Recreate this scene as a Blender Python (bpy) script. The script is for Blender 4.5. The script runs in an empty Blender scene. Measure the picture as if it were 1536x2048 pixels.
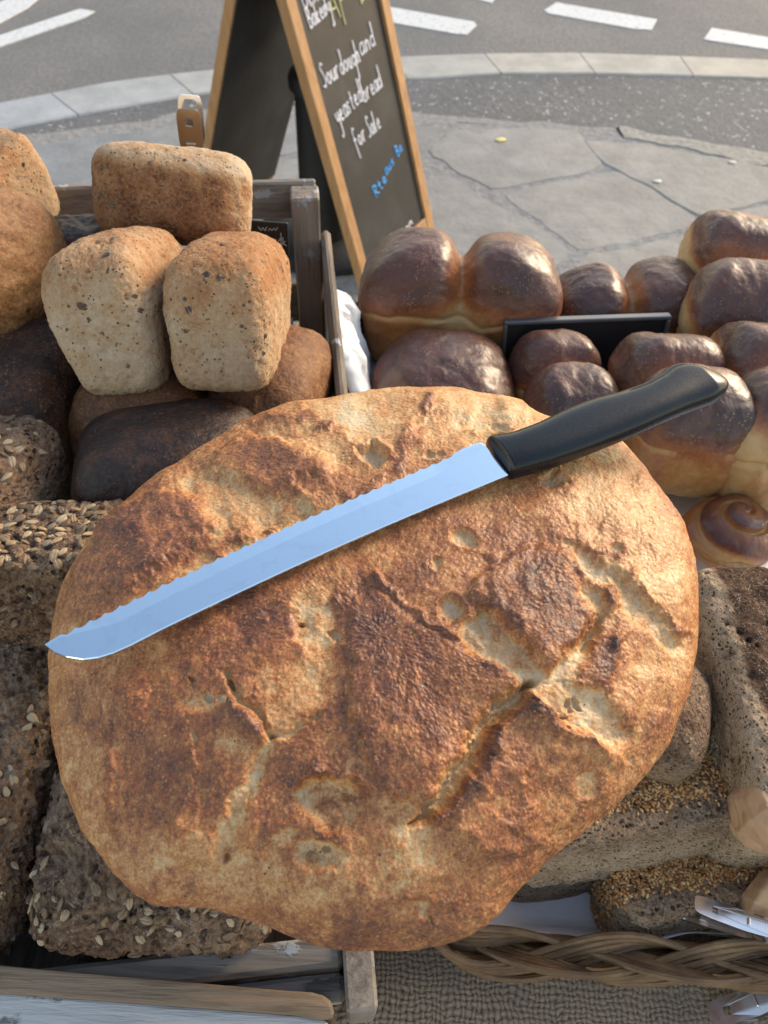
import bpy, math, random
import numpy as np
from mathutils import Matrix, Vector
C = bpy.context.scene
COL = C.collection
random.seed(7)
R = math.radians
# ------------------------------------------------------------------ camera, sky, sun, exposure
CAM_H = 1.40
PITCH, ROLL, FPX = R(52), R(3), 1490.0            # the photograph is 1536 x 2048 pixels
_F = np.array([0, math.cos(PITCH), -math.sin(PITCH)])
_R0 = np.array([1.0, 0, 0]); _U0 = np.array([0, math.sin(PITCH), math.cos(PITCH)])
_R = math.cos(ROLL)*_R0 + math.sin(ROLL)*_U0
_U = -math.sin(ROLL)*_R0 + math.cos(ROLL)*_U0
CPOS = np.array([0, 0, CAM_H])
cam = bpy.data.cameras.new('camera')
cam.sensor_fit = 'VERTICAL'; cam.sensor_height = 36.0
cam.lens = 36.0*FPX/2048
cam.clip_start = 0.01; cam.clip_end = 500
cam.dof.use_dof = True; cam.dof.focus_distance = 0.34; cam.dof.aperture_fstop = 17.0
camo = bpy.data.objects.new('camera', cam); COL.objects.link(camo)
m = Matrix.Identity(4)
for i in range(3):
    m[i][0] = _R[i]; m[i][1] = _U[i]; m[i][2] = -_F[i]; m[i][3] = CPOS[i]
camo.matrix_world = m
C.camera = camo
SUN_EL, SUN_AZ = R(24), R(48)                     # azimuth clockwise from +Y
w = bpy.data.worlds.new('World'); C.world = w; w.use_nodes = True
nt = w.node_tree
sky = nt.nodes.new('ShaderNodeTexSky'); sky.sky_type = 'NISHITA'; sky.sun_disc = False
sky.sun_elevation = SUN_EL; sky.sun_rotation = SUN_AZ
sky.air_density = 1.5; sky.dust_density = 0.6; sky.ozone_density = 1.0
bg = nt.nodes['Background']; bg.inputs['Strength'].default_value = 0.15
wb = nt.nodes.new('ShaderNodeMix'); wb.data_type = 'RGBA'; wb.blend_type = 'MULTIPLY'; wb.inputs[0].default_value = 1.0
wb.inputs[7].default_value = (1.13, .975, .885, 1)          # thin high haze: a warmer white balance than the clear blue sky
nt.links.new(sky.outputs[0], wb.inputs[6]); nt.links.new(wb.outputs[2], bg.inputs['Color'])
sl = bpy.data.lights.new('sun', 'SUN'); sl.energy = 2.2; sl.angle = R(22); sl.color = (1.0, 0.80, 0.56)
so = bpy.data.objects.new('sun', sl); COL.objects.link(so)
sd = Vector((math.sin(SUN_AZ)*math.cos(SUN_EL), math.cos(SUN_AZ)*math.cos(SUN_EL), math.sin(SUN_EL)))
so.rotation_euler = sd.to_track_quat('Z', 'Y').to_euler(); so.location = (3, 3, 4)
C.view_settings.view_transform = 'Standard'; C.view_settings.look = 'None'
C.view_settings.exposure = 1.05; C.view_settings.gamma = 1.0
C.cycles.use_denoising = True
C.cycles.max_bounces = 6

# ------------------------------------------------------------------ measuring helpers
def ray(px, py):
    return _F + (px-768)/FPX*_R + (1024-py)/FPX*_U
def at(px, py, zd):
    return CPOS + ray(px, py)*zd
def drop(px, py, d):
    """point on the horizontal plane d metres below the camera"""
    r = ray(px, py); return CPOS + r*(d/-r[2])
def ground(px, py, z=0.0):
    return drop(px, py, CAM_H-z)
def onplane(px, py, p0, n):
    r = ray(px, py); return CPOS + r*((np.asarray(p0)-CPOS) @ n/(r @ n))
def project(P):
    v = P-CPOS; z = v @ _F
    return np.stack([768+FPX*(v @ _R)/z, 1024-FPX*(v @ _U)/z], -1), z

# ------------------------------------------------------------------ noise (numpy)
def _hash(ix, iy, iz, s):
    h = (ix.astype(np.int64)*374761393 + iy.astype(np.int64)*668265263 + iz.astype(np.int64)*2147483647 + s*974711) & 0xFFFFFFFF
    h = ((h ^ (h >> 13))*1274126177) & 0xFFFFFFFF
    h = ((h ^ (h >> 16))*2246822519) & 0xFFFFFFFF
    return ((h ^ (h >> 15)) & 0xFFFFFF)/float(0xFFFFFF)
def vnoise(P, s=0):
    P = np.asarray(P, float); i = np.floor(P); f = P-i; f = f*f*f*(f*(f*6-15)+10); i = i.astype(np.int64)
    out = 0
    for a in (0, 1):
        for b in (0, 1):
            for c in (0, 1):
                w_ = (f[:, 0] if a else 1-f[:, 0])*(f[:, 1] if b else 1-f[:, 1])*(f[:, 2] if c else 1-f[:, 2])
                out = out + w_*_hash(i[:, 0]+a, i[:, 1]+b, i[:, 2]+c, s)
    return out*2-1
def fbm(P, oct=4, s=0, gain=.5):
    P = np.asarray(P, float); o = 0; a = 1.0; t = 0
    for k in range(oct):
        o = o + a*vnoise(P*(2.03**k)+k*17.3, s+k); t += a; a *= gain
    return o/t
def worley(P, s=0):
    """distance to the nearest jittered point (cells of size one)"""
    P = np.asarray(P, float); i = np.floor(P).astype(np.int64); best = np.full(len(P), 9.0)
    for a in (-1, 0, 1):
        for b in (-1, 0, 1):
            for c in (-1, 0, 1):
                q = i+np.array([a, b, c])
                pt = np.stack([q[:, k]+_hash(q[:, 0], q[:, 1], q[:, 2], s+31*k) for k in range(3)], -1)
                best = np.minimum(best, ((P-pt)**2).sum(-1))
    return np.sqrt(best)
def sstep(a, b, x):
    t = np.clip((x-a)/(b-a), 0, 1); return t*t*(3-2*t)

# ------------------------------------------------------------------ mesh helpers
def mesh_np(name, V, F, mats=(), smooth=True, attrs=None):
    """F: (n, k) int array or list of tuples"""
    me = bpy.data.meshes.new(name)
    V = np.asarray(V, np.float32)
    if isinstance(F, np.ndarray):
        n, k = F.shape
        me.vertices.add(len(V)); me.vertices.foreach_set('co', V.ravel())
        me.loops.add(n*k); me.loops.foreach_set('vertex_index', F.astype(np.int32).ravel())
        me.polygons.add(n); me.polygons.foreach_set('loop_start', np.arange(0, n*k, k, dtype=np.int32))
        me.polygons.foreach_set('loop_total', np.full(n, k, np.int32))
        me.update(calc_edges=True)
    else:
        me.from_pydata([tuple(map(float, v)) for v in V], [], [tuple(int(i) for i in f) for f in F]); me.update()
    me.polygons.foreach_set('use_smooth', np.full(len(me.polygons), smooth, bool))
    if attrs:
        for k_, a in attrs.items():
            at_ = me.attributes.new(k_, 'FLOAT', 'POINT'); at_.data.foreach_set('value', np.asarray(a, np.float32))
    for x in mats: me.materials.append(x)
    return me
def obj(name, me, parent=None, loc=None, rot=None):
    o = bpy.data.objects.new(name, me); COL.objects.link(o)
    if parent is not None: o.parent = parent
    if loc is not None: o.location = Vector([float(x) for x in loc])
    if rot is not None: o.rotation_euler = rot
    return o
def tag(o, label=None, cat=None, group=None, kind=None):
    if label: o['label'] = label
    if cat: o['category'] = cat
    if group: o['group'] = group
    if kind: o['kind'] = kind
    return o
class MB:
    """collects simple solids as one mesh"""
    def __init__(s): s.V = []; s.F = []
    def add(s, V, F):
        b = len(s.V); s.V += [tuple(map(float, v)) for v in V]; s.F += [tuple(i+b for i in f) for f in F]
    def box(s, lo, hi, M=None, bev=0.0015, jit=0.0):
        """box with its edges cut back"""
        lo = np.array(lo, float); hi = np.array(hi, float); bev = min(bev, (hi-lo).min()*.45)
        V = []; idx = {}
        for sx in (0, 1):
            for sy in (0, 1):
                for sz in (0, 1):
                    c = np.array([hi[0] if sx else lo[0], hi[1] if sy else lo[1], hi[2] if sz else lo[2]])
                    d = np.array([-1 if sx else 1, -1 if sy else 1, -1 if sz else 1])*bev
                    for ax in range(3):
                        q = c+d; q[ax] = c[ax]; idx[(sx, sy, sz, ax)] = len(V); V.append(q)
        F = []
        def g(sx, sy, sz, ax): return idx[(sx, sy, sz, ax)]
        for ax in range(3):
            o1, o2 = [k for k in range(3) if k != ax]
            for sg in (0, 1):
                q = []
                for a, b in ((0, 0), (1, 0), (1, 1), (0, 1)):
                    s_ = [0, 0, 0]; s_[ax] = sg; s_[o1] = a; s_[o2] = b; q.append(g(*s_, ax))
                F.append(q)
        for ax in range(3):
            o1, o2 = [k for k in range(3) if k != ax]
            for a in (0, 1):
                for b in (0, 1):
                    s0 = [0, 0, 0]; s0[o1] = a; s0[o2] = b; s1 = list(s0); s0[ax] = 0; s1[ax] = 1
                    F.append([g(*s0, o1), g(*s1, o1), g(*s1, o2), g(*s0, o2)])
        for sx in (0, 1):
            for sy in (0, 1):
                for sz in (0, 1): F.append([g(sx, sy, sz, 0), g(sx, sy, sz, 1), g(sx, sy, sz, 2)])
        V = np.array(V); cen = V.mean(0); FF = []
        for f in F:
            p = V[list(f)]; n = np.cross(p[1]-p[0], p[2]-p[0])
            FF.append(f if n @ (p.mean(0)-cen) > 0 else f[::-1])
        if M is not None: V = np.array([M @ Vector(v) for v in V])
        s.add(V, FF)
    def tube(s, pts, r, n=8, cap=True, flat=1.0, up=(0, 0, 1)):
        pts = np.asarray(pts, float); k = len(pts); rr = np.broadcast_to(np.asarray(r, float), (k,))
        T = np.gradient(pts, axis=0); T /= np.linalg.norm(T, axis=1)[:, None]+1e-12
        up = np.asarray(up, float); V = []; prev = None
        for i in range(k):
            a = np.cross(T[i], up) if prev is None else prev-T[i]*(prev @ T[i])
            if np.linalg.norm(a) < 1e-6: a = np.cross(T[i], (1, 0, 0.1))
            a /= np.linalg.norm(a); prev = a; b = np.cross(T[i], a)
            for j in range(n):
                t = 2*math.pi*j/n; V.append(pts[i]+rr[i]*(a*math.cos(t)+flat*b*math.sin(t)))
        F = [[i*n+j, i*n+(j+1) % n, (i+1)*n+(j+1) % n, (i+1)*n+j] for i in range(k-1) for j in range(n)]
        if cap: F += [list(range(n))[::-1], [(k-1)*n+j for j in range(n)]]
        s.add(V, F)
    def lathe(s, prof, n=32, c=(0, 0, 0)):
        V = []; k = len(prof)
        for r_, z in prof:
            for j in range(n):
                t = 2*math.pi*j/n; V.append((c[0]+r_*math.cos(t), c[1]+r_*math.sin(t), c[2]+z))
        F = [[i*n+j, i*n+(j+1) % n, (i+1)*n+(j+1) % n, (i+1)*n+j] for i in range(k-1) for j in range(n)]
        F += [list(range(n))[::-1], [(k-1)*n+j for j in range(n)]]
        s.add(V, F)
    def prism(s, P, off):
        """closed polygon P (k x 3) pushed along the vector off"""
        P = np.asarray(P, float); k = len(P); V = list(P)+list(P+np.asarray(off))
        s.add(V, [list(range(k))[::-1], [k+i for i in range(k)]]+[[i, (i+1) % k, k+(i+1) % k, k+i] for i in range(k)])
    def build(s, name, mat, parent=None, smooth=False, **kw):
        me = mesh_np(name, s.V, s.F, [mat], smooth)
        if smooth:
            try: me.set_sharp_from_angle(angle=R(40))
            except Exception: pass
        return obj(name, me, parent, **kw)

# ------------------------------------------------------------------ material helpers
class NG:
    def __init__(s, name):
        s.m = bpy.data.materials.new(name); s.m.use_nodes = True; s.t = s.m.node_tree; s.n = s.t.nodes; s.l = s.t.links
        s.p = s.n['Principled BSDF']
    def new(s, typ, **kw):
        x = s.n.new(typ)
        for k, v in kw.items(): setattr(x, k, v)
        return x
    def put(s, sock, v):
        if v is None: return
        if hasattr(v, 'is_output'): s.l.new(v, sock)
        else: sock.default_value = v
    def math(s, op, a, b=None, c=None, clamp=False):
        x = s.new('ShaderNodeMath', operation=op, use_clamp=clamp)
        s.put(x.inputs[0], a); s.put(x.inputs[1], b); s.put(x.inputs[2], c); return x.outputs[0]
    def coord(s, which='Object', scale=None):
        x = s.new('ShaderNodeTexCoord').outputs[which]
        if scale is not None:
            mp = s.new('ShaderNodeMapping'); mp.inputs['Scale'].default_value = scale; s.l.new(x, mp.inputs[0]); x = mp.outputs[0]
        return x
    def noise(s, co, scale, detail=4, rough=.55, dist=0, out='Fac'):
        x = s.new('ShaderNodeTexNoise'); s.l.new(co, x.inputs['Vector'])
        x.inputs['Scale'].default_value = scale; x.inputs['Detail'].default_value = detail
        x.inputs['Roughness'].default_value = rough; x.inputs['Distortion'].default_value = dist
        return x.outputs[out]
    def voro(s, co, scale, feature='F1', out='Distance', rnd=1.0):
        x = s.new('ShaderNodeTexVoronoi', feature=feature); s.l.new(co, x.inputs['Vector'])
        x.inputs['Scale'].default_value = scale; x.inputs['Randomness'].default_value = rnd
        return x.outputs[out]
    def attr(s, name, out='Fac'):
        return s.new('ShaderNodeAttribute', attribute_name=name).outputs[out]
    def ramp(s, f, stops, interp='LINEAR'):
        x = s.new('ShaderNodeValToRGB'); cr = x.color_ramp; cr.interpolation = interp
        while len(cr.elements) < len(stops): cr.elements.new(.5)
        for e, (p, c) in zip(cr.elements, stops):
            e.position = p; e.color = (c, c, c, 1) if isinstance(c, (int, float)) else (*c, 1)
        s.put(x.inputs[0], f); return x.outputs[0]
    def mapr(s, v, a, b, c=0., d=1.):
        x = s.new('ShaderNodeMapRange'); s.put(x.inputs[0], v)
        for i, q in enumerate((a, b, c, d)): x.inputs[1+i].default_value = q
        return x.outputs[0]
    def mix(s, f, a, b, blend='MIX'):
        x = s.new('ShaderNodeMix', data_type='RGBA', blend_type=blend)
        s.put(x.inputs[0], f)
        for sock, v in ((x.inputs[6], a), (x.inputs[7], b)):
            if isinstance(v, tuple): v = (*v, 1) if len(v) == 3 else v
            s.put(sock, v)
        return x.outputs[2]
    def bump(s, h, dist, strength=1.0, prev=None):
        x = s.new('ShaderNodeBump'); x.inputs['Strength'].default_value = strength; x.inputs['Distance'].default_value = dist
        s.l.new(h, x.inputs['Height'])
        if prev is not None: s.l.new(prev, x.inputs['Normal'])
        return x.outputs[0]
    def done(s, col=None, rough=None, normal=None, **kw):
        s.put(s.p.inputs['Base Color'], (*col, 1) if isinstance(col, tuple) else col)
        s.put(s.p.inputs['Roughness'], rough); s.put(s.p.inputs['Normal'], normal)
        for k, v in kw.items(): s.put(s.p.inputs[k], v)
        return s.m

def crust_mat(name, stops, mott=(90, .25), fine=(500, .18), light=None, dark=None, pores=None, bumps=((160, .0012), (700, .0005)),
              rough=.75, coat=0.0, stretch=(1, 1, 1), spec=.35, wrinkle=None):
    """bread crust. stops: colours over the baking (0 pale .. 1 burnt); light / dark: (scale, size, colour) specks; pores: (scale, size, depth)"""
    g = NG(name); co = g.coord('Object', stretch); b = g.attr('bake')
    n1 = g.noise(co, mott[0], 5, .6); n2 = g.noise(co, fine[0], 3, .6)
    f = g.math('ADD', b, g.math('MULTIPLY', g.math('SUBTRACT', n1, .5), mott[1]*2))
    f = g.math('ADD', f, g.math('MULTIPLY', g.math('SUBTRACT', n2, .5), fine[1]*2))
    col = g.ramp(f, stops); nrm = None
    h = None
    if light:
        sc, sz, c, amt = light
        v = g.voro(co, sc); k = g.mapr(v, sz, sz*.55, 0, amt)
        k = g.math('MULTIPLY', k, g.mapr(g.noise(co, sc*.21, 2), .40, .62))
        col = g.mix(k, col, c)
    if dark:
        for sc, sz, c, th in ([dark] if not isinstance(dark, list) else dark):
            v = g.voro(co, sc); k = g.mapr(v, sz, sz*.6)
            k = g.math('MULTIPLY', k, g.mapr(g.noise(co, sc*.33, 2), th, th+.08))
            col = g.mix(k, col, c)
    for sc, d in bumps:
        nrm = g.bump(g.noise(co, sc, 4, .6), d, 1.0, nrm)
    if wrinkle:
        cw = g.coord('Object', wrinkle[2])
        nrm = g.bump(g.math('MULTIPLY', g.noise(cw, wrinkle[0], 3, .6, 1.2), b), wrinkle[1], 1.0, nrm)
    if pores:
        sc, sz, d = pores
        v = g.voro(g.mix(.25, co, g.noise(co, sc*.6, 2, out='Color'), 'ADD') if False else co, sc)
        k = g.math('MULTIPLY', g.mapr(v, sz, sz*.5), g.mapr(g.noise(co, sc*.27, 2), .46, .6))
        nrm = g.bump(g.math('MULTIPLY', k, -1), d, 1.0, nrm)
        col = g.mix(g.math('MULTIPLY', k, .75), col, (stops[-1][1][0]*.5, stops[-1][1][1]*.5, stops[-1][1][2]*.5))
    return g.done(col, rough, nrm, **{'Coat Weight': coat, 'Coat Roughness': .3, 'Specular IOR Level': spec})
# ================================================================== THE SETTING
def asphalt(name, base, chip, chipscale, chipamt, warm=0):
    g = NG(name); co = g.coord('Object')
    n = g.noise(co, 1.3, 4); n2 = g.noise(co, 55, 4, .7); v = g.voro(co, chipscale)
    c = g.mix(g.mapr(n, .35, .7), tuple(x*.85 for x in base), tuple(x*1.2*(1+warm*(.18 if i == 0 else -.05 if i == 2 else .05)) for i, x in enumerate(base)))
    c = g.mix(g.mapr(n2, .35, .65, 0, .6), c, tuple(x*.55 for x in base))
    k = g.math('MULTIPLY', g.mapr(v, .42, .2), g.mapr(g.noise(co, chipscale*.45, 2), .55, .62, 0, chipamt))
    c = g.mix(k, c, chip)
    nr = g.bump(n2, .006); nr = g.bump(v, .003, .6, nr)
    return g.done(c, .8, nr, **{'Specular IOR Level': .35})
def slab_mat(name, cols, rough=.75, bscale=30, bd=.004):
    g = NG(name); co = g.coord('Object'); t = g.attr('tone')
    c = g.ramp(t, cols)
    n = g.noise(co, 7, 6, .65); n2 = g.noise(co, 60, 5, .7)
    n4 = g.noise(co, 2.6, 5, .6, .5); c = g.mix(g.mapr(n4, .42, .62, 0, .4), c, g.mix(1, c, (.66, .67, .70), 'MULTIPLY'))
    c = g.mix(g.mapr(n, .36, .64, .0, .6), c, g.mix(1, c, (.62, .62, .62), 'MULTIPLY'))
    c = g.mix(g.mapr(n2, .55, .75, 0, .35), c, (.10, .10, .10))
    nr = g.bump(n, bd*2); nr = g.bump(n2, bd, .7, nr)
    return g.done(c, rough, nr, **{'Specular IOR Level': .4})
M_road = asphalt('asphalt_road', (.205, .207, .21), (.5, .53, .5), 160, .35, .6)
M_tarmac = asphalt('chipped_tarmac', (.165, .166, .17), (.62, .62, .64), 62, .8)
M_stone = slab_mat('flagstone', [(0, (.27, .285, .30)), (.5, (.31, .31, .305)), (1, (.36, .345, .32))])
M_kerb = slab_mat('kerb_granite', [(0, (.42, .44, .465)), (.5, (.48, .47, .445)), (1, (.53, .49, .42))], .7, 40, .002)
g = NG('road_paint'); co = g.coord()
n = g.noise(co, 45, 5, .7); c = g.mix(g.mapr(n, .50, .70, 0, .85), (.66, .67, .68), (.30, .30, .30))
M_paint = g.done(c, .6, g.bump(n, .003))
g = NG('edging_concrete'); co = g.coord(); n = g.noise(co, 35, 6, .7)
M_edging = g.done(g.ramp(n, [(.3, (.27, .265, .25)), (.62, (.46, .44, .40))]), .9, g.bump(n, .02))

# the road: one sheet to the horizon, a dropped kerb's depth below the footway
mb = MB(); mb.add([(-180, -180, -.05), (180, -180, -.05), (180, 180, -.05), (-180, 180, -.05)], [(0, 1, 2, 3)])
tag(mb.build('road', M_road), kind='structure')

def smooth_line(pts, n):
    pts = np.asarray(pts, float); d = np.r_[0, np.cumsum(np.linalg.norm(np.diff(pts, axis=0), axis=1))]
    s = np.linspace(0, d[-1], n); q = np.stack([np.interp(s, d, pts[:, k]) for k in range(pts.shape[1])], -1)
    for _ in range(max(2, n//12)):
        q[1:-1] = .25*q[:-2]+.5*q[1:-1]+.25*q[2:]
    return q
far = [(-420, 300), (-200, 246), (0, 202), (100, 184), (210, 162), (340, 146), (425, 137), (600, 121), (798, 111), (963, 105), (1160, 103), (1355, 110), (1536, 117), (1750, 130), (2050, 152)]
near = [(-330, 365), (-120, 300), (0, 260), (150, 230), (280, 207), (375, 190), (480, 178), (630, 166), (808, 159), (993, 146), (1190, 146), (1388, 151), (1536, 156), (1760, 170), (2070, 195)]
FA = smooth_line([ground(*p) for p in far], 240); NE = smooth_line([ground(*p) for p in near], 240)
joints = [-160, 100, 340, 575, 775, 963, 1160, 1355, 1545, 1760]
fpx = project(FA)[0][:, 0]
cut = [0]+[int(np.argmin(abs(fpx-j))) for j in joints]+[239]
mb = MB(); tone = []
for a, b in zip(cut[:-1], cut[1:]):
    if b-a < 2: continue
    n = b-a+1; t = random.random(); xm = (fpx[a]+fpx[b])/2
    t = np.clip(.1+.8*(xm/1400)+random.uniform(-.1, .1), 0, 1)
    i0, i1 = a+.12, b-.12
    ss = np.linspace(i0, i1, n)
    f_ = np.stack([np.interp(ss, range(240), FA[:, k]) for k in range(3)], -1); n_ = np.stack([np.interp(ss, range(240), NE[:, k]) for k in range(3)], -1)
    rows = [f_-[0, 0, .2], f_+(n_-f_)*.01-[0, 0, .006], f_+(n_-f_)*.05, f_+(n_-f_)*.96, f_+(n_-f_)*.995-[0, 0, .006], n_-[0, 0, .2]]
    V = np.concatenate(rows); F = [(r*n+i, (r+1)*n+i, (r+1)*n+i+1, r*n+i+1) for r in range(5) for i in range(n-1)]
    F += [[r*n for r in range(6)][::-1], [r*n+n-1 for r in range(6)]]
    mb.add(V, F); tone += [t]*len(V)
me = mesh_np('kerb', mb.V, mb.F, [M_kerb], False, {'tone': tone})
tag(obj('kerb', me), kind='structure')

# footway of chipped tarmac between the kerb and the flagstones, running back under the stall
back = [ground(2070, 195), np.array([9, -6, 0]), np.array([-9, -6, 0]), ground(-330, 365)]
ring = np.concatenate([NE[::4], np.array([[NE[-1][0]+2, -6, 0], [NE[0][0]-1, -6, 0]])]); ring[:, 2] = -.008
mb = MB(); cen = np.array([0.0, 1.5, -.012]); V = [cen]+list(ring)
mb.add(V, [(0, i, i+1) for i in range(1, len(ring))]+[(0, len(ring), 1)])
o = mb.build('footway', M_tarmac); tag(o, kind='structure')
# flagstones
stones = [
 [(862, 300), (905, 262), (1020, 258), (1150, 264), (1165, 285), (1205, 328), (1150, 345), (985, 376), (930, 345)],
 [(1010, 388), (1225, 345), (1250, 348), (1395, 440), (1330, 460), (1160, 498), (1085, 440)],
 [(1228, 332), (1182, 284), (1300, 294), (1536, 337), (1700, 372), (1700, 420), (1536, 398), (1440, 420), (1400, 427), (1300, 365)],
 [(1425, 440), (1536, 412), (1700, 440), (1700, 620), (1536, 560), (1420, 470)],
 [(850, 365), (900, 352), (960, 392), (1060, 440), (1135, 505), (1050, 560), (870, 500)],
 [(1160, 515), (1380, 465), (1405, 480), (1500, 560), (1350, 600), (1170, 590)],
 [(-150, 325), (0, 300), (270, 268), (300, 305), (315, 340), (0, 400), (-150, 420)],
 [(290, 263), (420, 244), (560, 230), (600, 260), (600, 305), (450, 322), (330, 330)],
 [(612, 232), (800, 246), (890, 256), (850, 295), (840, 330), (700, 332), (612, 312)],
 [(330, 345), (600, 318), (640, 420), (420, 455), (300, 445)],
 [(-150, 440), (310, 352), (285, 455), (-150, 520)],
 [(620, 328), (840, 342), (860, 420), (700, 436), (655, 400)],
 [(430, 470), (645, 435), (700, 560), (500, 580)],
 [(710, 450), (860, 432), (870, 505), (1040, 570), (1100, 640), (760, 680)],
 [(-150, 540), (280, 472), (415, 475), (480, 600), (-150, 700)],
 [(1120, 600), (1350, 612), (1510, 575), (1700, 640), (1700, 900), (1150, 800)],
]
mb = MB(); tone = []
rs = np.random.RandomState(3)
for st in stones:
    P = np.array([ground(*p) for p in st])
    D = []
    for a, b in zip(P, np.roll(P, -1, 0)):
        k = max(2, int(np.linalg.norm(b-a)/.05))
        D += [a+(b-a)*t for t in np.arange(k)/k]
    D = np.array(D); cen = D.mean(0)
    D = .2*np.roll(D, 1, 0)+.6*D+.2*np.roll(D, -1, 0)
    D = cen+(D-cen)*1.085; D += np.c_[fbm(D*14, 3, 5), fbm(D*14, 3, 9), np.zeros(len(D))]*.022
    dirs = D-cen; L = np.linalg.norm(dirs, axis=1)[:, None]
    k = len(D); h = rs.uniform(-.002, .003)
    rows = [D+[0, 0, -.03], D+[0, 0, h-.006], D-dirs/L*.007+[0, 0, h], D-dirs/L*.05+[0, 0, h+.001]]
    V = np.concatenate(rows+[cen[None]+[0, 0, h+.002]])
    F = [(r*k+i, r*k+(i+1) % k, (r+1)*k+(i+1) % k, (r+1)*k+i) for r in range(3) for i in range(k)]+[(3*k+i, 3*k+(i+1) % k, 4*k) for i in range(k)]
    px = project(cen[None])[0][0]
    t = np.clip(.05+.95*(px[0]/1400)+rs.uniform(-.15, .15), 0, 1)
    mb.add(V, F); tone += [t]*len(V)
me = mesh_np('pavement', mb.V, mb.F, [M_stone], True, {'tone': tone}); me.set_sharp_from_angle(angle=R(16))
tag(obj('pavement', me), kind='structure')
# rough mortar edging along the flagstones
def strip(name, top, bot, mat, z0, z1, n=90):
    A = smooth_line([ground(*p) for p in top], n); B = smooth_line([ground(*p) for p in bot], n)
    A += np.c_[fbm(A*9, 3, 2), fbm(A*9, 3, 3), np.zeros(n)]*.03; B += np.c_[fbm(B*9, 3, 4), fbm(B*9, 3, 6), np.zeros(n)]*.03
    V = np.concatenate([A+[0, 0, z0], A*.93+B*.07+[0, 0, z1], A*.07+B*.93+[0, 0, z1], B+[0, 0, z0]])
    F = [(r*n+i, (r+1)*n+i, (r+1)*n+i+1, r*n+i+1) for r in range(3) for i in range(n-1)]
    m_ = MB(); m_.add(V, F); return m_
m1 = strip('e', [(1235, 252), (1368, 278), (1518, 304), (1760, 352)], [(1240, 276), (1360, 296), (1500, 328), (1740, 380)], M_edging, -.02, .002)
m2 = strip('e', [(-200, 303), (0, 274), (220, 245), (400, 214), (620, 210), (818, 222), (1018, 237), (1230, 252)], [(-190, 320), (0, 294), (240, 264), (410, 238), (620, 228), (818, 240), (1018, 253), (1235, 270)], M_edging, -.02, -.004)
g = NG('grey_edging'); co = g.coord(); n = g.noise(co, 40, 5)
M_edge2 = g.done(g.ramp(n, [(.3, (.20, .20, .20)), (.7, (.31, .30, .29))]), .85, g.bump(n, .006))
o = m1.build('pavement_edging', M_edging, smooth=True); tag(o, kind='structure')
o = m2.build('pavement_edging', M_edge2, smooth=True); tag(o, kind='structure')
bed = smooth_line([ground(*p) for p in [(-200, 316), (0, 290), (240, 262), (410, 236), (620, 226), (818, 238), (1018, 251), (1240, 268), (1500, 320), (1740, 372)]], 60)
mb = MB(); V = list(bed)+[np.array([bed[-1][0]+.6, -3, 0]), np.array([bed[0][0]-.6, -3, 0])]; V = [np.array([0, 1.2, 0])]+V
mb.add([v+np.array([0, 0, -.0018]) for v in V], [(0, i, i+1) for i in range(1, len(V)-1)]+[(0, len(V)-1, 1)])
g = NG('mortar'); co = g.coord(); n = g.noise(co, 30, 6, .7)
M_mortar = g.done(g.ramp(n, [(.3, (.17, .17, .175)), (.65, (.33, .33, .33))]), .9, g.bump(n, .012))
tag(mb.build('pavement_bed', M_mortar), kind='structure')
# give-way dashes on the road
dash = [[(-60, 42), (0, 5), (30, -6), (85, -8), (55, 17), (0, 47), (-60, 80)],
        [(-140, 118), (0, 72), (160, 19), (190, 24), (165, 38), (0, 95), (-140, 146)],
        [(690, -2), (778, 15), (948, 45), (953, 52), (933, 70), (913, 69), (783, 46), (680, 22)],
        [(905, -14), (983, 7), (996, -10)],
        [(1088, 22), (1113, 6), (1133, 10), (1314, 40), (1303, 61), (1268, 59), (1098, 28)],
        [(1407, 80), (1423, 57), (1536, 76), (1640, 95), (1640, 122), (1536, 100)]]
mb = MB()
for d in dash: mb.prism([ground(*p, z=-.05) for p in d], (0, 0, .004))
tag(mb.build('road_markings', M_paint), kind='structure')

# ================================================================== STREET THINGS
g = NG('fallen_leaf'); M_leaf = g.done((.85, .72, .28), .6)
g = NG('litter'); M_litter = g.done((.75, .72, .66), .7)
for (px, py, s, mt, lab, cat, nm) in [(1002, 279, .022, M_leaf, 'small pale yellow leaf lying on the flagstones beside the blackboard', 'leaf', 'fallen_leaf'),
        (1315, 362, .016, M_litter, 'beige paper scrap lying on the joint between two flagstones', 'litter', 'paper_scrap'),
        (1465, 324, .015, M_litter, 'pale paper scrap beside the rough edging of the flagstones', 'litter', 'paper_scrap')]:
    c = ground(px, py, .006); k = 14; V = []; rr = np.random.RandomState(px)
    ring = [(s*math.cos(2*math.pi*i/k)*(1+.2*rr.uniform(-1, 1)), s*.62*math.sin(2*math.pi*i/k)*(1+.2*rr.uniform(-1, 1)), .002*rr.uniform(0, 1)) for i in range(k)]
    mb = MB(); mb.add([(0, 0, .004)]+ring+[(0, 0, .0025)]+[(a, b, c_-.0015) for a, b, c_ in ring], [(0, 1+i, 1+(i+1) % k) for i in range(k)]+[(k+1, k+2+(i+1) % k, k+2+i) for i in range(k)]+[(1+i, k+2+i, k+2+(i+1) % k, 1+(i+1) % k) for i in range(k)])
    tag(mb.build(nm, mt, loc=c), lab, cat)

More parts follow.
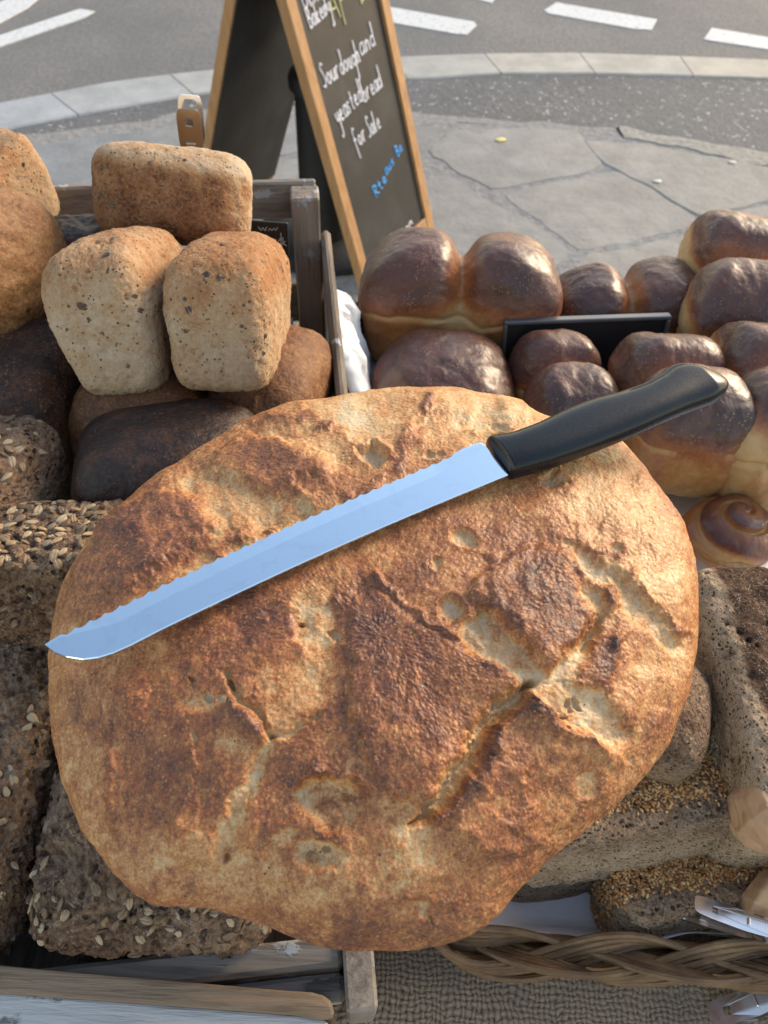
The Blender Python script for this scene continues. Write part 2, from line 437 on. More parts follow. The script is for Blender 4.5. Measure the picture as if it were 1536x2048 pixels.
# bollard
g = NG('black_iron'); co = g.coord(); n = g.noise(co, 60, 4)
M_iron = g.done(g.ramp(n, [(.3, (.006, .006, .007)), (.7, (.014, .014, .015))]), .55, g.bump(n, .001))
bc = np.array([-.245, 2.26, 0.0])
o = tag(obj('bollard', None, loc=bc), 'black cast iron bollard standing behind the blackboard', 'bollard')
mb = MB(); mb.lathe([(.225, -.012), (.225, .012), (.215, .018), (.10, .020)], 32, (.0, -.02, 0)); mb.build('base_disc', M_iron, o, True)  # low black disc round the foot of the post
BS = .80
mb = MB(); mb.lathe([(r_*BS, z_) for r_, z_ in [(.108, .018), (.104, .05), (.097, .07), (.095, .44), (.099, .455)]]); mb.build('post', M_iron, o, True)
mb = MB(); mb.lathe([(r_*BS, z_) for r_, z_ in [(.099, .455), (.113, .465), (.115, .49), (.108, .505), (.088, .512)]]); mb.build('collar', M_iron, o, True)
mb = MB(); mb.lathe([(r_*BS, z_) for r_, z_ in [(.088, .512), (.075, .53), (.072, .55), (.080, .575), (.090, .60), (.092, .63), (.085, .655), (.065, .675), (.035, .685), (.0, .688)]]); mb.build('cap', M_iron, o, True)

# sandwich board (two hinged blackboards in oak frames)
g = NG('oak_frame'); co = g.coord('Object', (1, 1, .12)); n = g.noise(co, 60, 5, .6, .6)
M_oak = g.done(g.ramp(n, [(.3, (.30, .155, .06)), (.7, (.46, .26, .115))]), .55, g.bump(n, .0012))
g = NG('blackboard'); co = g.coord(); n = g.noise(co, 6, 5); n2 = g.noise(co, 30, 4)
M_board = g.done(g.mix(g.mapr(n2, .35, .7, 0, .5), g.ramp(n, [(.3, (.018, .019, .021)), (.5, (.029, .030, .032)), (.75, (.060, .061, .064))]), (.030, .030, .031)), .55, g.bump(n2, .0006), **{'Specular IOR Level': .3})
g = NG('white_chalk'); n = g.noise(g.coord(), 300, 3); M_chalk = g.done(g.ramp(n, [(.3, (.55, .55, .60)), (.6, (.86, .86, .92))]), .9)
g = NG('yellow_chalk'); M_ychalk = g.done((.52, .50, .26), .9)
g = NG('blue_chalk'); M_bchalk = g.done((.12, .42, .85), .9)
ff, fn = np.array([.126, 2.25, 0]), np.array([-.076, 1.874, 0]); bf, bn = np.array([-.488, 2.58, 0]), np.array([-.690, 2.203, 0])
tf, tn = np.array([-.158, 2.402, .987]), np.array([-.360, 2.026, .987])
sbase = (ff+fn+bf+bn)/4
board = tag(obj('sandwich_board', None, loc=sbase), 'oak framed sandwich blackboard with white and blue chalk handwriting standing on the pavement', 'sandwich board')
def panel_frame(fn, ff, tn):
    a = ff-fn; W = np.linalg.norm(a); a = a/W; d = fn-tn; Hh = np.linalg.norm(d); d = d/Hh; n = np.cross(a, d); return tn-sbase, a, d, n, W, Hh
def P3(fr, u, v, w_): o_, a, d, n, W, Hh = fr; return o_+a*u+d*v+n*w_
def bar(fr, u0, u1, v0, v1, w0, w1, name, mat, bev=.002):
    o_, a, d, n, W, Hh = fr
    Mx = Matrix(((a[0], d[0], n[0], o_[0]), (a[1], d[1], n[1], o_[1]), (a[2], d[2], n[2], o_[2]), (0, 0, 0, 1)))
    q = MB(); q.box((u0, v0, w0), (u1, v1, w1), Mx, bev); return q.build(name, mat, board)
for front, fr in ((True, panel_frame(fn, ff, tn)), (False, panel_frame(bn, bf, tn))):
    o_, a, d, n, W, Hh = fr
    s_out = -1 if front else 1                            # which side of the panel's normal faces out
    T0, T1 = (-.006, .024) if front else (-.024, .006)
    fw = .038
    bar(fr, 0, fw, 0, Hh, T0, T1, 'frame_stile', M_oak); bar(fr, W-fw, W, 0, Hh, T0, T1, 'frame_stile', M_oak)
    bar(fr, fw+.0003, W-fw-.0003, .0, fw, T0+.001, T1-.001, 'frame_rail', M_oak)
    bar(fr, fw+.0003, W-fw-.0003, Hh-.10, Hh-.10+fw, T0+.001, T1-.001, 'frame_rail', M_oak)
    if front:
        bar(fr, fw-.006, W-fw+.006, fw-.006, Hh-.094, .004, .014, 'blackboard', M_board, .0008); FR = fr; FACE = .004; NS = -1
    else:
        bar(fr, .006, W-.002, .01, Hh-.05, T0-.004, T0+.006, 'blackboard', M_board, .0008)
# chalk handwriting: strokes in a small pen alphabet (x right, y up, x-height 1)
PEN = {
 'a': [[(.8, 1), (.3, 1), (.05, .6), (.15, .05), (.5, .05), (.8, .5)], [(.8, 1), (.8, .1), (.95, 0)]],
 'b': [[(.1, 2.1), (.1, 0)], [(.1, .6), (.4, 1), (.75, .8), (.75, .2), (.4, 0), (.1, .15)]],
 'd': [[(.75, .8), (.4, 1), (.1, .7), (.1, .2), (.4, 0), (.75, .3)], [(.75, 2.2), (.78, 0)]],
 'e': [[(.1, .5), (.75, .6), (.6, 1), (.25, .95), (.08, .5), (.25, .05), (.8, .15)]],
 'f': [[(.8, 1.9), (.5, 2.1), (.3, 1.8), (.3, -1.0)], [(.05, .95), (.65, .95)]],
 'g': [[(.75, .8), (.4, 1), (.1, .7), (.1, .25), (.4, .05), (.75, .4)], [(.78, 1), (.75, -1.1), (.4, -1.5), (.1, -1.2)]],
 'h': [[(.1, 2.1), (.1, 0)], [(.1, .6), (.45, 1), (.7, .8), (.72, 0)]],
 'i': [[(.3, 1), (.3, .1), (.45, 0)], [(.3, 1.45), (.34, 1.5)]],
 'k': [[(.1, 2.1), (.1, 0)], [(.7, 1), (.15, .45), (.75, 0)]],
 'l': [[(.25, 2.1), (.25, .1), (.45, 0)]],
 'n': [[(.1, 1), (.1, 0)], [(.1, .6), (.45, 1), (.7, .8), (.72, 0)]],
 'o': [[(.45, 1), (.1, .7), (.1, .25), (.45, 0), (.8, .3), (.8, .75), (.45, 1)]],
 'r': [[(.12, 1), (.12, 0)], [(.12, .6), (.4, 1), (.7, .95)]],
 's': [[(.7, .9), (.35, 1), (.15, .75), (.6, .35), (.5, .05), (.08, .08)]],
 't': [[(.35, 1.7), (.35, .15), (.6, 0)], [(.05, 1.05), (.7, 1.05)]],
 'u': [[(.1, 1), (.1, .25), (.35, 0), (.7, .3)], [(.72, 1), (.72, .1), (.9, 0)]],
 'y': [[(.1, 1), (.15, .4), (.4, .2), (.7, .5)], [(.75, 1), (.7, -1.0), (.45, -1.4), (.15, -1.1)]],
 'S': [[(.9, 1.9), (.5, 2.1), (.2, 1.7), (.7, .9), (.8, .4), (.4, 0), (.0, .2)]],
 'B': [[(.1, 2), (.1, 0)], [(.1, 2), (.7, 1.8), (.6, 1.2), (.1, 1.05), (.8, .8), (.75, .15), (.1, 0)]],
 'G': [[(.95, 1.7), (.5, 2), (.1, 1.4), (.15, .3), (.5, 0), (.9, .3), (.9, .9), (.55, .9)]],
 'A': [[(.0, 0), (.45, 2), (.9, 0)], [(.15, .7), (.75, .7)]],
 'P': [[(.1, -.6), (.1, 2)], [(.1, 2), (.8, 1.8), (.75, 1.1), (.1, .9)]],
 'T': [[(0, 2), (.9, 2)], [(.3, 1.1), (.8, 1.1)]],
 'D': [[(.1, 2), (.1, 0)], [(.1, 2), (.85, 1.5), (.85, .5), (.1, 0)]],
 'R': [[(.1, 0), (.1, 2)], [(.1, 2), (.75, 1.7), (.6, 1.1), (.1, 1), (.85, 0)]],
 '-': [[(.1, 1), (.7, 1)]], "'": [[(.3, 2), (.25, 1.7)]], ' ': []}
def chalk_line(acc, frame, uv0, uv1, xh, text, wdt, face, ns, parent_off=0, seed=1):
    rr = np.random.RandomState(seed); uv0 = np.array(uv0); uv1 = np.array(uv1); Lx = np.linalg.norm(uv1-uv0); e = (uv1-uv0)/Lx; up = np.array([e[1], -e[0]])
    if up[1] > 0: up = -up
    n = len(text); adv = Lx/n
    for i, ch in enumerate(text):
        for st in PEN.get(ch, []):
            p = np.array(st, float)
            s = np.linspace(0, len(p)-1, (len(p)-1)*5+1); p = np.stack([np.interp(s, range(len(p)), p[:, k]) for k in (0, 1)], -1)
            for _ in range(2): p[1:-1] = .25*p[:-2]+.5*p[1:-1]+.25*p[2:]
            q = uv0+e*((i+p[:, :1]*.92)*adv)+up*(p[:, 1:]*xh)+rr.normal(0, xh*.02, (1, 2))
            pts = [P3(frame, a_, b_, face+ns*.0006) for a_, b_ in q]
            acc.tube(pts, wdt*(1+.25*rr.uniform(-1, 1, len(pts))), 6, True, 1.0)
def px2uv(px, py):
    o_, a, d, n, W, Hh = FR; p = onplane(px, py, o_+sbase+n*FACE, n)-sbase-o_; return p @ a, p @ d
def write(lines, mat, name, wd):
    for (p0, p1, xh, t) in lines:
        acc = MB(); chalk_line(acc, FR, px2uv(*p0), px2uv(*p1), xh, t, wd, FACE, NS, seed=len(t)*7); acc.build(name, mat, board)
write([((607, 20), (668, -18), .024, "Ging's"), ((620, 58), (664, 22), .022, 'Bakery'), ((648, 176), (722, 122), .026, 'Sourdough'), ((722, 112), (752, 88), .026, 'and'),
       ((675, 250), (726, 200), .027, 'yeasted'), ((728, 205), (765, 172), .026, 'bread'), ((712, 300), (734, 276), .026, 'for'), ((738, 276), (762, 254), .026, 'Sale'),
       ((782, 492), (802, 462), .012, 'frei'), ((803, 476), (826, 444), .012, 'von')], M_chalk, 'white_word', .0026)
write([((664, 44), (738, -2), .034, 'APTD')], M_ychalk, 'yellow_word', .0024)
write([((752, 396), (774, 358), .017, 'Rte'), ((772, 351), (806, 297), .016, 'aus Be')], M_bchalk, 'blue_word', .0024)
# ================================================================== THE STALL
TD = .475                                            # table top, metres below the camera
TZ = CAM_H-TD
def wood_mat(name, wood, paint, amt, sc=38, axis=(1, 1, .06), flip=0, shift=0.0):
    """weathered board with worn paint; grain runs along the axis with the small factor"""
    g = NG(name); co = g.coord('Object', axis); cp = g.coord('Object')
    n = g.noise(co, sc, 6, .65, .4); n2 = g.noise(co, sc*5, 4, .6); n3 = g.noise(cp, 22, 5, .65)
    c = g.ramp(n, [(.25, tuple(x*.35 for x in wood)), (.45, wood), (.75, tuple(min(1, x*1.5) for x in wood))])
    c = g.mix(g.mapr(n2, .5, .68, 0, .6), c, tuple(x*.25 for x in wood))
    k = g.mapr(g.math('ADD', n3, g.math('MULTIPLY', g.math('SUBTRACT', n, .5), .6)), .62-amt*.3, .66-amt*.3)
    c = g.mix(k, c, g.mix(n2, paint, tuple(x*.75 for x in paint)))
    nr = g.bump(n2, .0012); nr = g.bump(n, .002, 1, nr); nr = g.bump(k, .0005, 1, nr)
    return g.done(c, .8, nr, **{'Specular IOR Level': .3})
M_wx = wood_mat('weathered_wood_x', (.23, .20, .17), (.46, .48, .50), .15, axis=(.06, 1, 1))
M_wy = wood_mat('weathered_wood_y', (.19, .16, .13), (.42, .46, .50), .2, axis=(1, .06, 1))
M_wz = wood_mat('weathered_wood_z', (.25, .21, .175), (.40, .42, .44), .15, axis=(1, 1, .06))
M_brownx = wood_mat('bare_grain_wood', (.27, .19, .125), (.55, .56, .58), -.42, 75, axis=(.07, 1, 1))
M_paintx = wood_mat('painted_plank', (.30, .29, .28), (.60, .585, .56), .62, 60, axis=(.09, 1, 1))
# table
tb = tag(obj('stall_table', None, loc=(0.05, .29, 0)), 'wooden stall table under the burlap cloth carrying the bread', 'table')
mb = MB(); mb.box((-.60, -.33, TZ-.035), (.60, .31, TZ-.003)); mb.build('table_top', M_wx, tb)
for x in (-.55, .55):
    for y in (-.28, .26):
        mb = MB(); mb.box((x-.025, y-.025, -.012), (x+.025, y+.025, TZ-.036)); mb.build('leg', M_wz, tb)
# burlap
g = NG('burlap'); co = g.coord('Object'); dn = g.noise(co, 60, 3, out='Color')
cd = g.mix(.011, co, dn, 'ADD'); sp = g.new('ShaderNodeSeparateXYZ'); g.l.new(cd, sp.inputs[0])
P_ = math.pi/.0031
u = g.math('MULTIPLY', sp.outputs[0], P_); v = g.math('MULTIPLY', sp.outputs[1], P_)
su = g.math('ABSOLUTE', g.math('SINE', u)); sv = g.math('ABSOLUTE', g.math('SINE', v))
pu = g.math('MULTIPLY', g.math('FLOOR', g.math('DIVIDE', u, math.pi)), math.pi); pv = g.math('MULTIPLY', g.math('FLOOR', g.math('DIVIDE', v, math.pi)), math.pi)
hu = g.math('MULTIPLY', su, g.math('MULTIPLY_ADD', g.math('SINE', g.math('ADD', v, pu)), .42, .58))
hv = g.math('MULTIPLY', sv, g.math('MULTIPLY_ADD', g.math('SINE', g.math('ADD', u, g.math('ADD', pv, math.pi))), .42, .58))
h = g.math('MAXIMUM', hu, hv); n = g.noise(co, 900, 3, .7); nb = g.noise(co, 25, 4)
c = g.ramp(h, [(.12, (.05, .034, .021)), (.42, (.28, .195, .130)), (.95, (.52, .385, .265))])
c = g.mix(g.mapr(n, .4, .7, 0, .5), c, (.30, .23, .16)); c = g.mix(g.mapr(nb, .4, .7, 0, .45), c, (.25, .20, .15))
M_burlap = g.done(c, .95, g.bump(n, .0008, 1, g.bump(h, .0006)), **{'Specular IOR Level': .1})
nx, ny = 150, 90
X, Y = np.meshgrid(np.linspace(-.585, .685, nx), np.linspace(-.075, .605, ny), indexing='ij')
Pq = np.stack([X.ravel(), Y.ravel(), np.zeros(nx*ny)], -1)
Z = .0045+.0018*fbm(Pq*[18, 30, 1], 3, 4)+.0016*fbm(Pq*[60, 60, 1], 2, 8)
top = np.stack([Pq[:, 0], Pq[:, 1], TZ+np.maximum(Z, .0012)-.003], -1)
F = np.array([[i*ny+j, (i+1)*ny+j, (i+1)*ny+j+1, i*ny+j+1] for i in range(nx-1) for j in range(ny-1)])
# hanging hem along the near edge
hem = np.stack([np.r_[X[:, 0], X[:, 0]], np.r_[np.full(nx, -.079), np.full(nx, -.081)+.006*fbm(np.c_[X[:, 0]*20, X[:, 0]*0, X[:, 0]*0], 2, 3)], np.r_[np.full(nx, TZ-.012), np.full(nx, TZ-.16)]], -1)
b0 = len(top); V = np.concatenate([top, hem])
F = np.concatenate([F, np.array([[i*ny, b0+i, b0+i+1, (i+1)*ny] for i in range(nx-1)]), np.array([[b0+i, b0+nx+i, b0+nx+i+1, b0+i+1] for i in range(nx-1)])])
tag(obj('burlap_cloth', mesh_np('burlap_cloth', V, F, [M_burlap])), 'coarse woven burlap cloth covering the stall table', 'cloth')

# wooden crate: a frame with its origin at the back corner post, x along the back rail, y towards the viewer
bp = drop(609, 384, .315); fp = drop(716, 1900, .40)
yd = np.array([fp[0]-bp[0], fp[1]-bp[1], 0]); CL = np.linalg.norm(yd); yd /= CL; xd = np.array([-yd[1], yd[0], 0]); xd = -xd if xd[0] < 0 else xd
CB = np.array([bp[0], bp[1], TZ+.004])+xd*.0115
def cr(x, y, z): return CB+xd*x+yd*y+np.array([0, 0, z])
MC = Matrix(((xd[0], yd[0], 0, 0), (xd[1], yd[1], 0, 0), (0, 0, 1, 0), (0, 0, 0, 1)))
crate = tag(obj('wooden_crate', None, loc=CB), 'weathered grey wooden slatted crate holding the seeded and brown loaves', 'crate')
def slat(lo, hi, name, mat, bev=.0015):
    q = MB(); q.box(lo, hi, MC, bev); return q.build(name, mat, crate)
HB = CAM_H-.315-CB[2]                               # back post height
HF = CAM_H-.400-CB[2]
XL = -.40
for x in (-.0115, XL+.0115):
    slat((x-.0115, -.011, 0), (x+.0115, .011, HB), 'corner_post', M_wz)
    slat((x-.0072, CL-.009, 0), (x+.0072, CL+.024, HF), 'corner_post', M_wz)
slat((XL+.002, -.0185, HB-.030), (-.002, -.0115, HB+.002), 'back_slat', M_wx)
slat((XL+.002, -.0185, .020), (-.002, -.0115, .062), 'back_slat', M_wx)
HS = CAM_H-.350-CB[2]
slat((.0003, -.004, HS-.05), (.0085, CL-.07, HS), 'side_slat', M_wy, .003)
slat((.0003, -.004, .010), (.0085, CL-.012, HS-.06), 'side_slat', M_wy, .002)
slat((XL-.0085, -.004, HS-.05), (XL-.0003, CL+.005, HS), 'side_slat', M_wy, .002)
slat((XL-.0085, -.004, .010), (XL-.0003, CL+.005, HS-.06), 'side_slat', M_wy, .002)
slat((XL+.024, .012, .004), (-.024, CL-.01, .014), 'base_board', M_wy)
slat((XL+.0235, CL-.008, .004), (-.0192, CL+.005, HF-.004), 'front_slat', M_wx, .002)
slat((XL+.0235, CL+.0053, .004), (-.0192, CL+.015, HF-.022), 'front_slat', M_paintx, .002)
def crate_prism(name, pts, dtop, th, mat):
    P = np.array([drop(px, py, dtop) for px, py in pts])-CB
    q = MB(); q.prism(P, (0, 0, -th)); o = q.build(name, mat, crate)
    md = o.modifiers.new('bevel', 'BEVEL'); md.width = .0014; md.segments = 2; md.limit_method = 'ANGLE'
    return o
crate_prism('front_rail', [(-520, 1885), (0, 1930), (300, 1957), (560, 1980), (622, 1984), (646, 1990), (660, 2000), (668, 2018), (666, 2036), (640, 2040), (590, 2030), (300, 2008), (0, 1985), (-520, 1940)], .397, .05, M_brownx)
crate_prism('front_board', [(-520, 1937), (0, 1984), (300, 2007), (590, 2030), (650, 2040), (668, 2062), (650, 2110), (0, 2090), (-520, 2050)], .400, .045, M_paintx)

# ------------------------------------------------------------------ wicker basket
g = NG('willow'); co = g.coord('Object'); n = g.noise(co, 35, 4); n2 = g.noise(g.coord('Object', (.25, 1, 1)), 420, 4)
c = g.ramp(n, [(.3, (.105, .054, .024)), (.5, (.20, .112, .050)), (.75, (.34, .205, .098))])
c = g.mix(g.mapr(n2, .4, .7, 0, .45), c, (.08, .045, .02))
M_willow = g.done(c, .45, g.bump(n2, .0008), **{'Specular IOR Level': .45})
BB = .462; BR_ = .425                                # basket base and rim, metres below the camera
corners = [(.034, .058), (.46, .058), (.46, .56), (-.046, .56)]
bas = np.array([.2, .31, TZ+.004])
basket = tag(obj('wicker_basket', None, loc=bas), 'brown wicker basket with a plaited rim lined with white paper, full of brioche and rye', 'basket')
def round_loop(cs, r, n, z):
    P = []
    cs = [np.array(c) for c in cs]; k = len(cs)
    for i in range(k):
        a, b, c = cs[i-1], cs[i], cs[(i+1) % k]; u = (a-b)/np.linalg.norm(a-b); v = (c-b)/np.linalg.norm(c-b)
        for t in np.linspace(0, 1, 9): P.append((1-t)**2*(b+u*r)+2*t*(1-t)*b+t*t*(b+v*r))
    P = np.array(P+[P[0]]); d = np.r_[0, np.cumsum(np.linalg.norm(np.diff(P, axis=0), axis=1))]; s = np.linspace(0, d[-1], n)
    return np.stack([np.interp(s, d, P[:, 0]), np.interp(s, d, P[:, 1]), np.full(n, z)], -1), s
loop, s = round_loop(corners, .035, 900, CAM_H-BR_)
T = np.gradient(loop, axis=0); T /= np.linalg.norm(T, axis=1)[:, None]; OUT = np.stack([T[:, 1], -T[:, 0], T[:, 2]*0], -1)
lam = s[-1]/10
for k in range(3):
    for j in range(5):
        ph = 2*math.pi*(s/lam+k/3+.02*fbm(np.c_[s*6, s*0+k, s*0], 2, 9))
        lat = .0080*np.sin(ph)+(j-2)*.0034*np.cos(ph)*.7; ver = .0040*np.sin(2*ph)+(j-2)*.0024
        wob = fbm(np.c_[s*25, s*0+k*7+j*3, s*0], 2, k*5+j)*.0012
        P = loop+OUT*(lat+wob)[:, None]+np.array([0, 0, 1])*(ver+wob)[:, None]
        q = MB(); q.tube(P-bas, .0018*(1+.1*fbm(np.c_[s*9, s*0+j, s*0+k], 2, 3)), 8, False); q.build('rim_strand', M_willow, basket, True)
q = MB()
lo2, s2 = round_loop(corners, .035, 61, 0); T2 = np.gradient(lo2, axis=0); T2 /= np.linalg.norm(T2, axis=1)[:, None]
zb, zr = TZ+.006, CAM_H-BR_-.008
for i in range(60):
    o2 = np.array([T2[i][1], -T2[i][0], 0]); p = lo2[i]-o2*.010
    q.tube([p+[0, 0, zb]-bas, p+o2*.006+[0, 0, (zb+zr)/2]-bas, p+o2*.010+[0, 0, zr]-bas], .0026, 6)
lo3, s3 = round_loop(corners, .035, 720, 0); T3 = np.gradient(lo3, axis=0); T3 /= np.linalg.norm(T3, axis=1)[:, None]; O3 = np.stack([T3[:, 1], -T3[:, 0], T3[:, 2]*0], -1)
nr_ = 9
for r_ in range(nr_):
    z = zb+.002+(zr-zb-.004)*r_/(nr_-1); ph = math.pi*60*s3/s3[-1]+(r_ % 2)*math.pi
    q.tube(lo3+O3*(-.010+.010*r_/(nr_-1)+.003*np.sin(ph))[:, None]+[0, 0, z]-bas, .0024, 6, False)
q.build('woven_wall', M_willow, basket, True)
q = MB(); cs = np.array(corners); ce = cs.mean(0); pl = [(x, y) for x, y in ce+(cs-ce)*.955]
q.prism(np.array([(x, y, TZ+.003) for x, y in pl])-bas, (0, 0, .004)); q.build('base', M_willow, basket)

# ------------------------------------------------------------------ papers
def paper_mat(name, c):
    g = NG(name); co = g.coord(); n = g.noise(co, 14, 4); n2 = g.noise(co, 200, 3)
    g.done(g.ramp(n, [(.3, tuple(x*.93 for x in c)), (.7, c)]), .5, g.bump(n2, .0003, .5, g.bump(n, .003)), **{'Specular IOR Level': .4})
    return g.m
M_paper = paper_mat('greaseproof_paper', (.78, .79, .82))
M_bluepaper = paper_mat('blue_grey_paper', (.28, .33, .41))
def ridged(P, s): return 1-2*np.abs(fbm(P, 2, s))
nu = 150
U_, V_ = np.meshgrid(np.linspace(-.10, 1.10, nu), np.linspace(-.05, 1.05, nu), indexing='ij'); U_ = U_.ravel(); V_ = V_.ravel()
uc = np.clip(U_, 0, 1); vc = np.clip(V_, 0, 1)
ins = [np.array(c)+(ce-np.array(c))*.075 for c in corners]
Q = (np.outer((1-uc)*(1-vc), ins[0])+np.outer(uc*(1-vc), ins[1])+np.outer(uc*vc, ins[2])+np.outer((1-uc)*vc, ins[3]))
ov = np.stack([(U_-uc)*.40, (V_-vc)*.50], -1); od = np.linalg.norm(ov, axis=1)
lim = .028
up = np.minimum(od, lim+.6*np.maximum(od-lim, 0)); over = np.maximum(od-lim, 0)
dirn = ov/(od[:, None]+1e-9)
crum = fbm(np.stack([U_*9, V_*9, U_*0], -1), 3, 12)
Q = Q+dirn*(up*.30+over*.75)[:, None]+dirn*(crum*.007*sstep(0, .03, od))[:, None]
zz = CAM_H-BB+.004+up*.98-over*.4+ridged(np.stack([U_*7, V_*7, U_*0], -1), 4)*.0025+crum*.004*sstep(0, .05, od)
boost = sstep(.03, -.09, U_)*sstep(.64, .76, V_)*sstep(1.02, .92, V_)                 # the corner of the sheet stands up over the rim
zz = zz+boost*(.070+.008*crum); cr2 = ridged(np.stack([U_*34, V_*30, U_*0], -1), 14)+.5*ridged(np.stack([U_*80, V_*70, U_*0], -1), 15)
Q = Q+np.stack([boost*.006-boost*(.004+.014*boost+.007*(cr2-.6)), boost*.004*(cr2-.6)], -1)
zz = np.maximum(zz, TZ+.009)
F = np.array([[i*nu+j, (i+1)*nu+j, (i+1)*nu+j+1, i*nu+j+1] for i in range(nu-1) for j in range(nu-1)])
lin = obj('basket_liner', mesh_np('basket_liner', np.c_[Q, zz], F, [M_paper])); lin.modifiers.new('thickness', 'SOLIDIFY').thickness = .0005
tag(lin, 'white greaseproof paper sheet lining the wicker basket, its corner standing up over the rim', 'paper')
# blue grey paper in the crate
nx, ny = 60, 60
X, Y = np.meshgrid(np.linspace(-.20, -.028, nx), np.linspace(.02, CL-.03, ny), indexing='ij'); X = X.ravel(); Y = Y.ravel()
Zc = .018+.0025*fbm(np.c_[X*22, Y*22, X*0], 3, 6)+.030*sstep(.16, .02, Y)
Vp = np.array([cr(x, y, z) for x, y, z in zip(X, Y, Zc)])
F = np.array([[i*ny+j, (i+1)*ny+j, (i+1)*ny+j+1, i*ny+j+1] for i in range(nx-1) for j in range(ny-1)])
o = obj('crate_liner', mesh_np('crate_liner', Vp, F, [M_bluepaper])); o.modifiers.new('thickness', 'SOLIDIFY').thickness = .0005
tag(o, 'blue grey paper sheet lying inside the wooden crate under the brown loaves', 'paper')

# ------------------------------------------------------------------ signs and clips
g = NG('black_card'); M_card = g.done((.012, .012, .013), .5)
g = NG('clear_frame'); M_silver = g.done((.16, .16, .17), .35, **{'Metallic': .6})
g = NG('steel'); n = g.noise(g.coord(), 60, 3); M_steel = g.done((.80, .80, .82), g.mapr(n, .3, .7, .12, .3), **{'Metallic': 1.0})
def frame_of(c, xa, ya):
    xa = np.asarray(xa, float); xa /= np.linalg.norm(xa); ya = np.asarray(ya, float); ya -= xa*(ya @ xa); ya /= np.linalg.norm(ya); za = np.cross(xa, ya)
    return Matrix(((xa[0], ya[0], za[0], c[0]), (xa[1], ya[1], za[1], c[1]), (xa[2], ya[2], za[2], c[2]), (0, 0, 0, 1)))
g = NG('bread_reflection_steel'); M_breadrefl = g.done((.36, .29, .24), .22, **{'Metallic': 1.0})  # steel with the brown reflection of the bread put into its colour
# price sign between the brioche rows: local x along the card, y up the card, z towards the viewer
a_, b_ = at(1016, 645, .615), at(1332, 634, .615); c_ = (a_+b_)/2; wS = np.linalg.norm(b_-a_)
Ms = frame_of(c_, b_-a_, (0, .22, 1))
sg = obj('price_sign', None); sg.matrix_world = Ms
tag(sg, 'blank black price card in a thin silver frame standing between the rows of brioche', 'price sign')
q = MB(); q.box((-wS/2, -.100, -.0012), (wS/2, -.001, .0012), None, .0005); q.build('card', M_card, sg)
q = MB()
q.box((-wS/2-.0035, -.001, -.004), (wS/2+.0035, .0024, .004), None, .0008)
q.box((-wS/2-.0035, -.100, -.004), (-wS/2-.0003, -.0012, .004), None, .0008); q.box((wS/2+.0003, -.100, -.004), (wS/2+.0035, -.0012, .004), None, .0008)
q.build('frame', M_silver, sg)
# chalk label on the crate
a_, b_ = at(512, 447, .575), at(576, 452, .575); Ml = frame_of(at(560, 475, .575), b_-a_, (0, .05, 1))
lb = obj('chalk_label', None); lb.matrix_world = Ml
tag(lb, 'small black slate label with faint white handwriting hanging under the back rail of the crate', 'label')
q = MB(); q.box((-.030, -.014, -.001), (.0065, .0125, .001), None, .0004); q.build('slate', M_card, lb)
q = MB()
for st in ([(-.016, .008), (-.014, .005), (-.0125, .008), (-.011, .005), (-.0095, .0085)], [(-.0085, .0055), (-.007, .0075), (-.0055, .0055), (-.004, .0085), (-.003, .0058), (-.001, .009)],
           [(.001, .0045), (.0012, -.001)], [(-.002, -.004), (.0005, .0005), (.001, -.006)], [(.0025, .001), (.002, -.006)], [(.0045, -.002), (.002, -.0035), (.005, -.006)], [(-.006, -.002), (-.004, -.005), (-.003, -.001)]):
    p = np.array(st); ss = np.linspace(0, len(p)-1, 12); q.tube(np.c_[np.interp(ss, range(len(p)), p[:, 0]), np.interp(ss, range(len(p)), p[:, 1]), np.full(12, .0012)], .00028, 5)
g = NG('faint_chalk'); q.build('handwriting', g.done((.45, .45, .45), .9), lb)
# sprung metal clips: x across, y along the leaf towards its eye, z thickness
def rrect(w_, h, r, y0, n=5):
    P = []
    for cx_, cy_, a0 in ((w_/2-r, y0+h-r, 0), (-w_/2+r, y0+h-r, 90), (-w_/2+r, y0+r, 180), (w_/2-r, y0+r, 270)):
        for t in range(n+1): a = R(a0+90*t/n); P.append((cx_+r*math.cos(a), cy_+r*math.sin(a)))
    return P
def leaf(mb, w_, h, hole, z, th, bend):
    """a sheet metal leaf with a punched window near its end, waisted towards the jaw"""
    n = 24; outer = []; inner = []
    for t in range(n):
        a = 2*math.pi*t/n; ca, sa = math.cos(a), math.sin(a); e = .32
        ox = w_/2*math.copysign(abs(ca)**e, ca); oy = .5*h*math.copysign(abs(sa)**e, sa)+.5*h
        ox *= 1-.22*sstep(.42*h, .18*h, oy)
        outer.append((ox, oy)); inner.append((hole[0]*math.copysign(abs(ca)**.45, ca), hole[2]+hole[1]*math.copysign(abs(sa)**.45, sa)))
    def zz(y): return z+bend*(y/h)**2
    rows = [[(x, y, zz(y)) for x, y in outer], [(x, y, zz(y)) for x, y in inner], [(x, y, zz(y)-th) for x, y in inner], [(x, y, zz(y)-th) for x, y in outer]]
    V = [p for r_ in rows for p in r_]
    F = [(r_*n+i, r_*n+(i+1) % n, ((r_+1) % 4)*n+(i+1) % n, ((r_+1) % 4)*n+i) for r_ in range(4) for i in range(n)]
    mb.add(V, F)
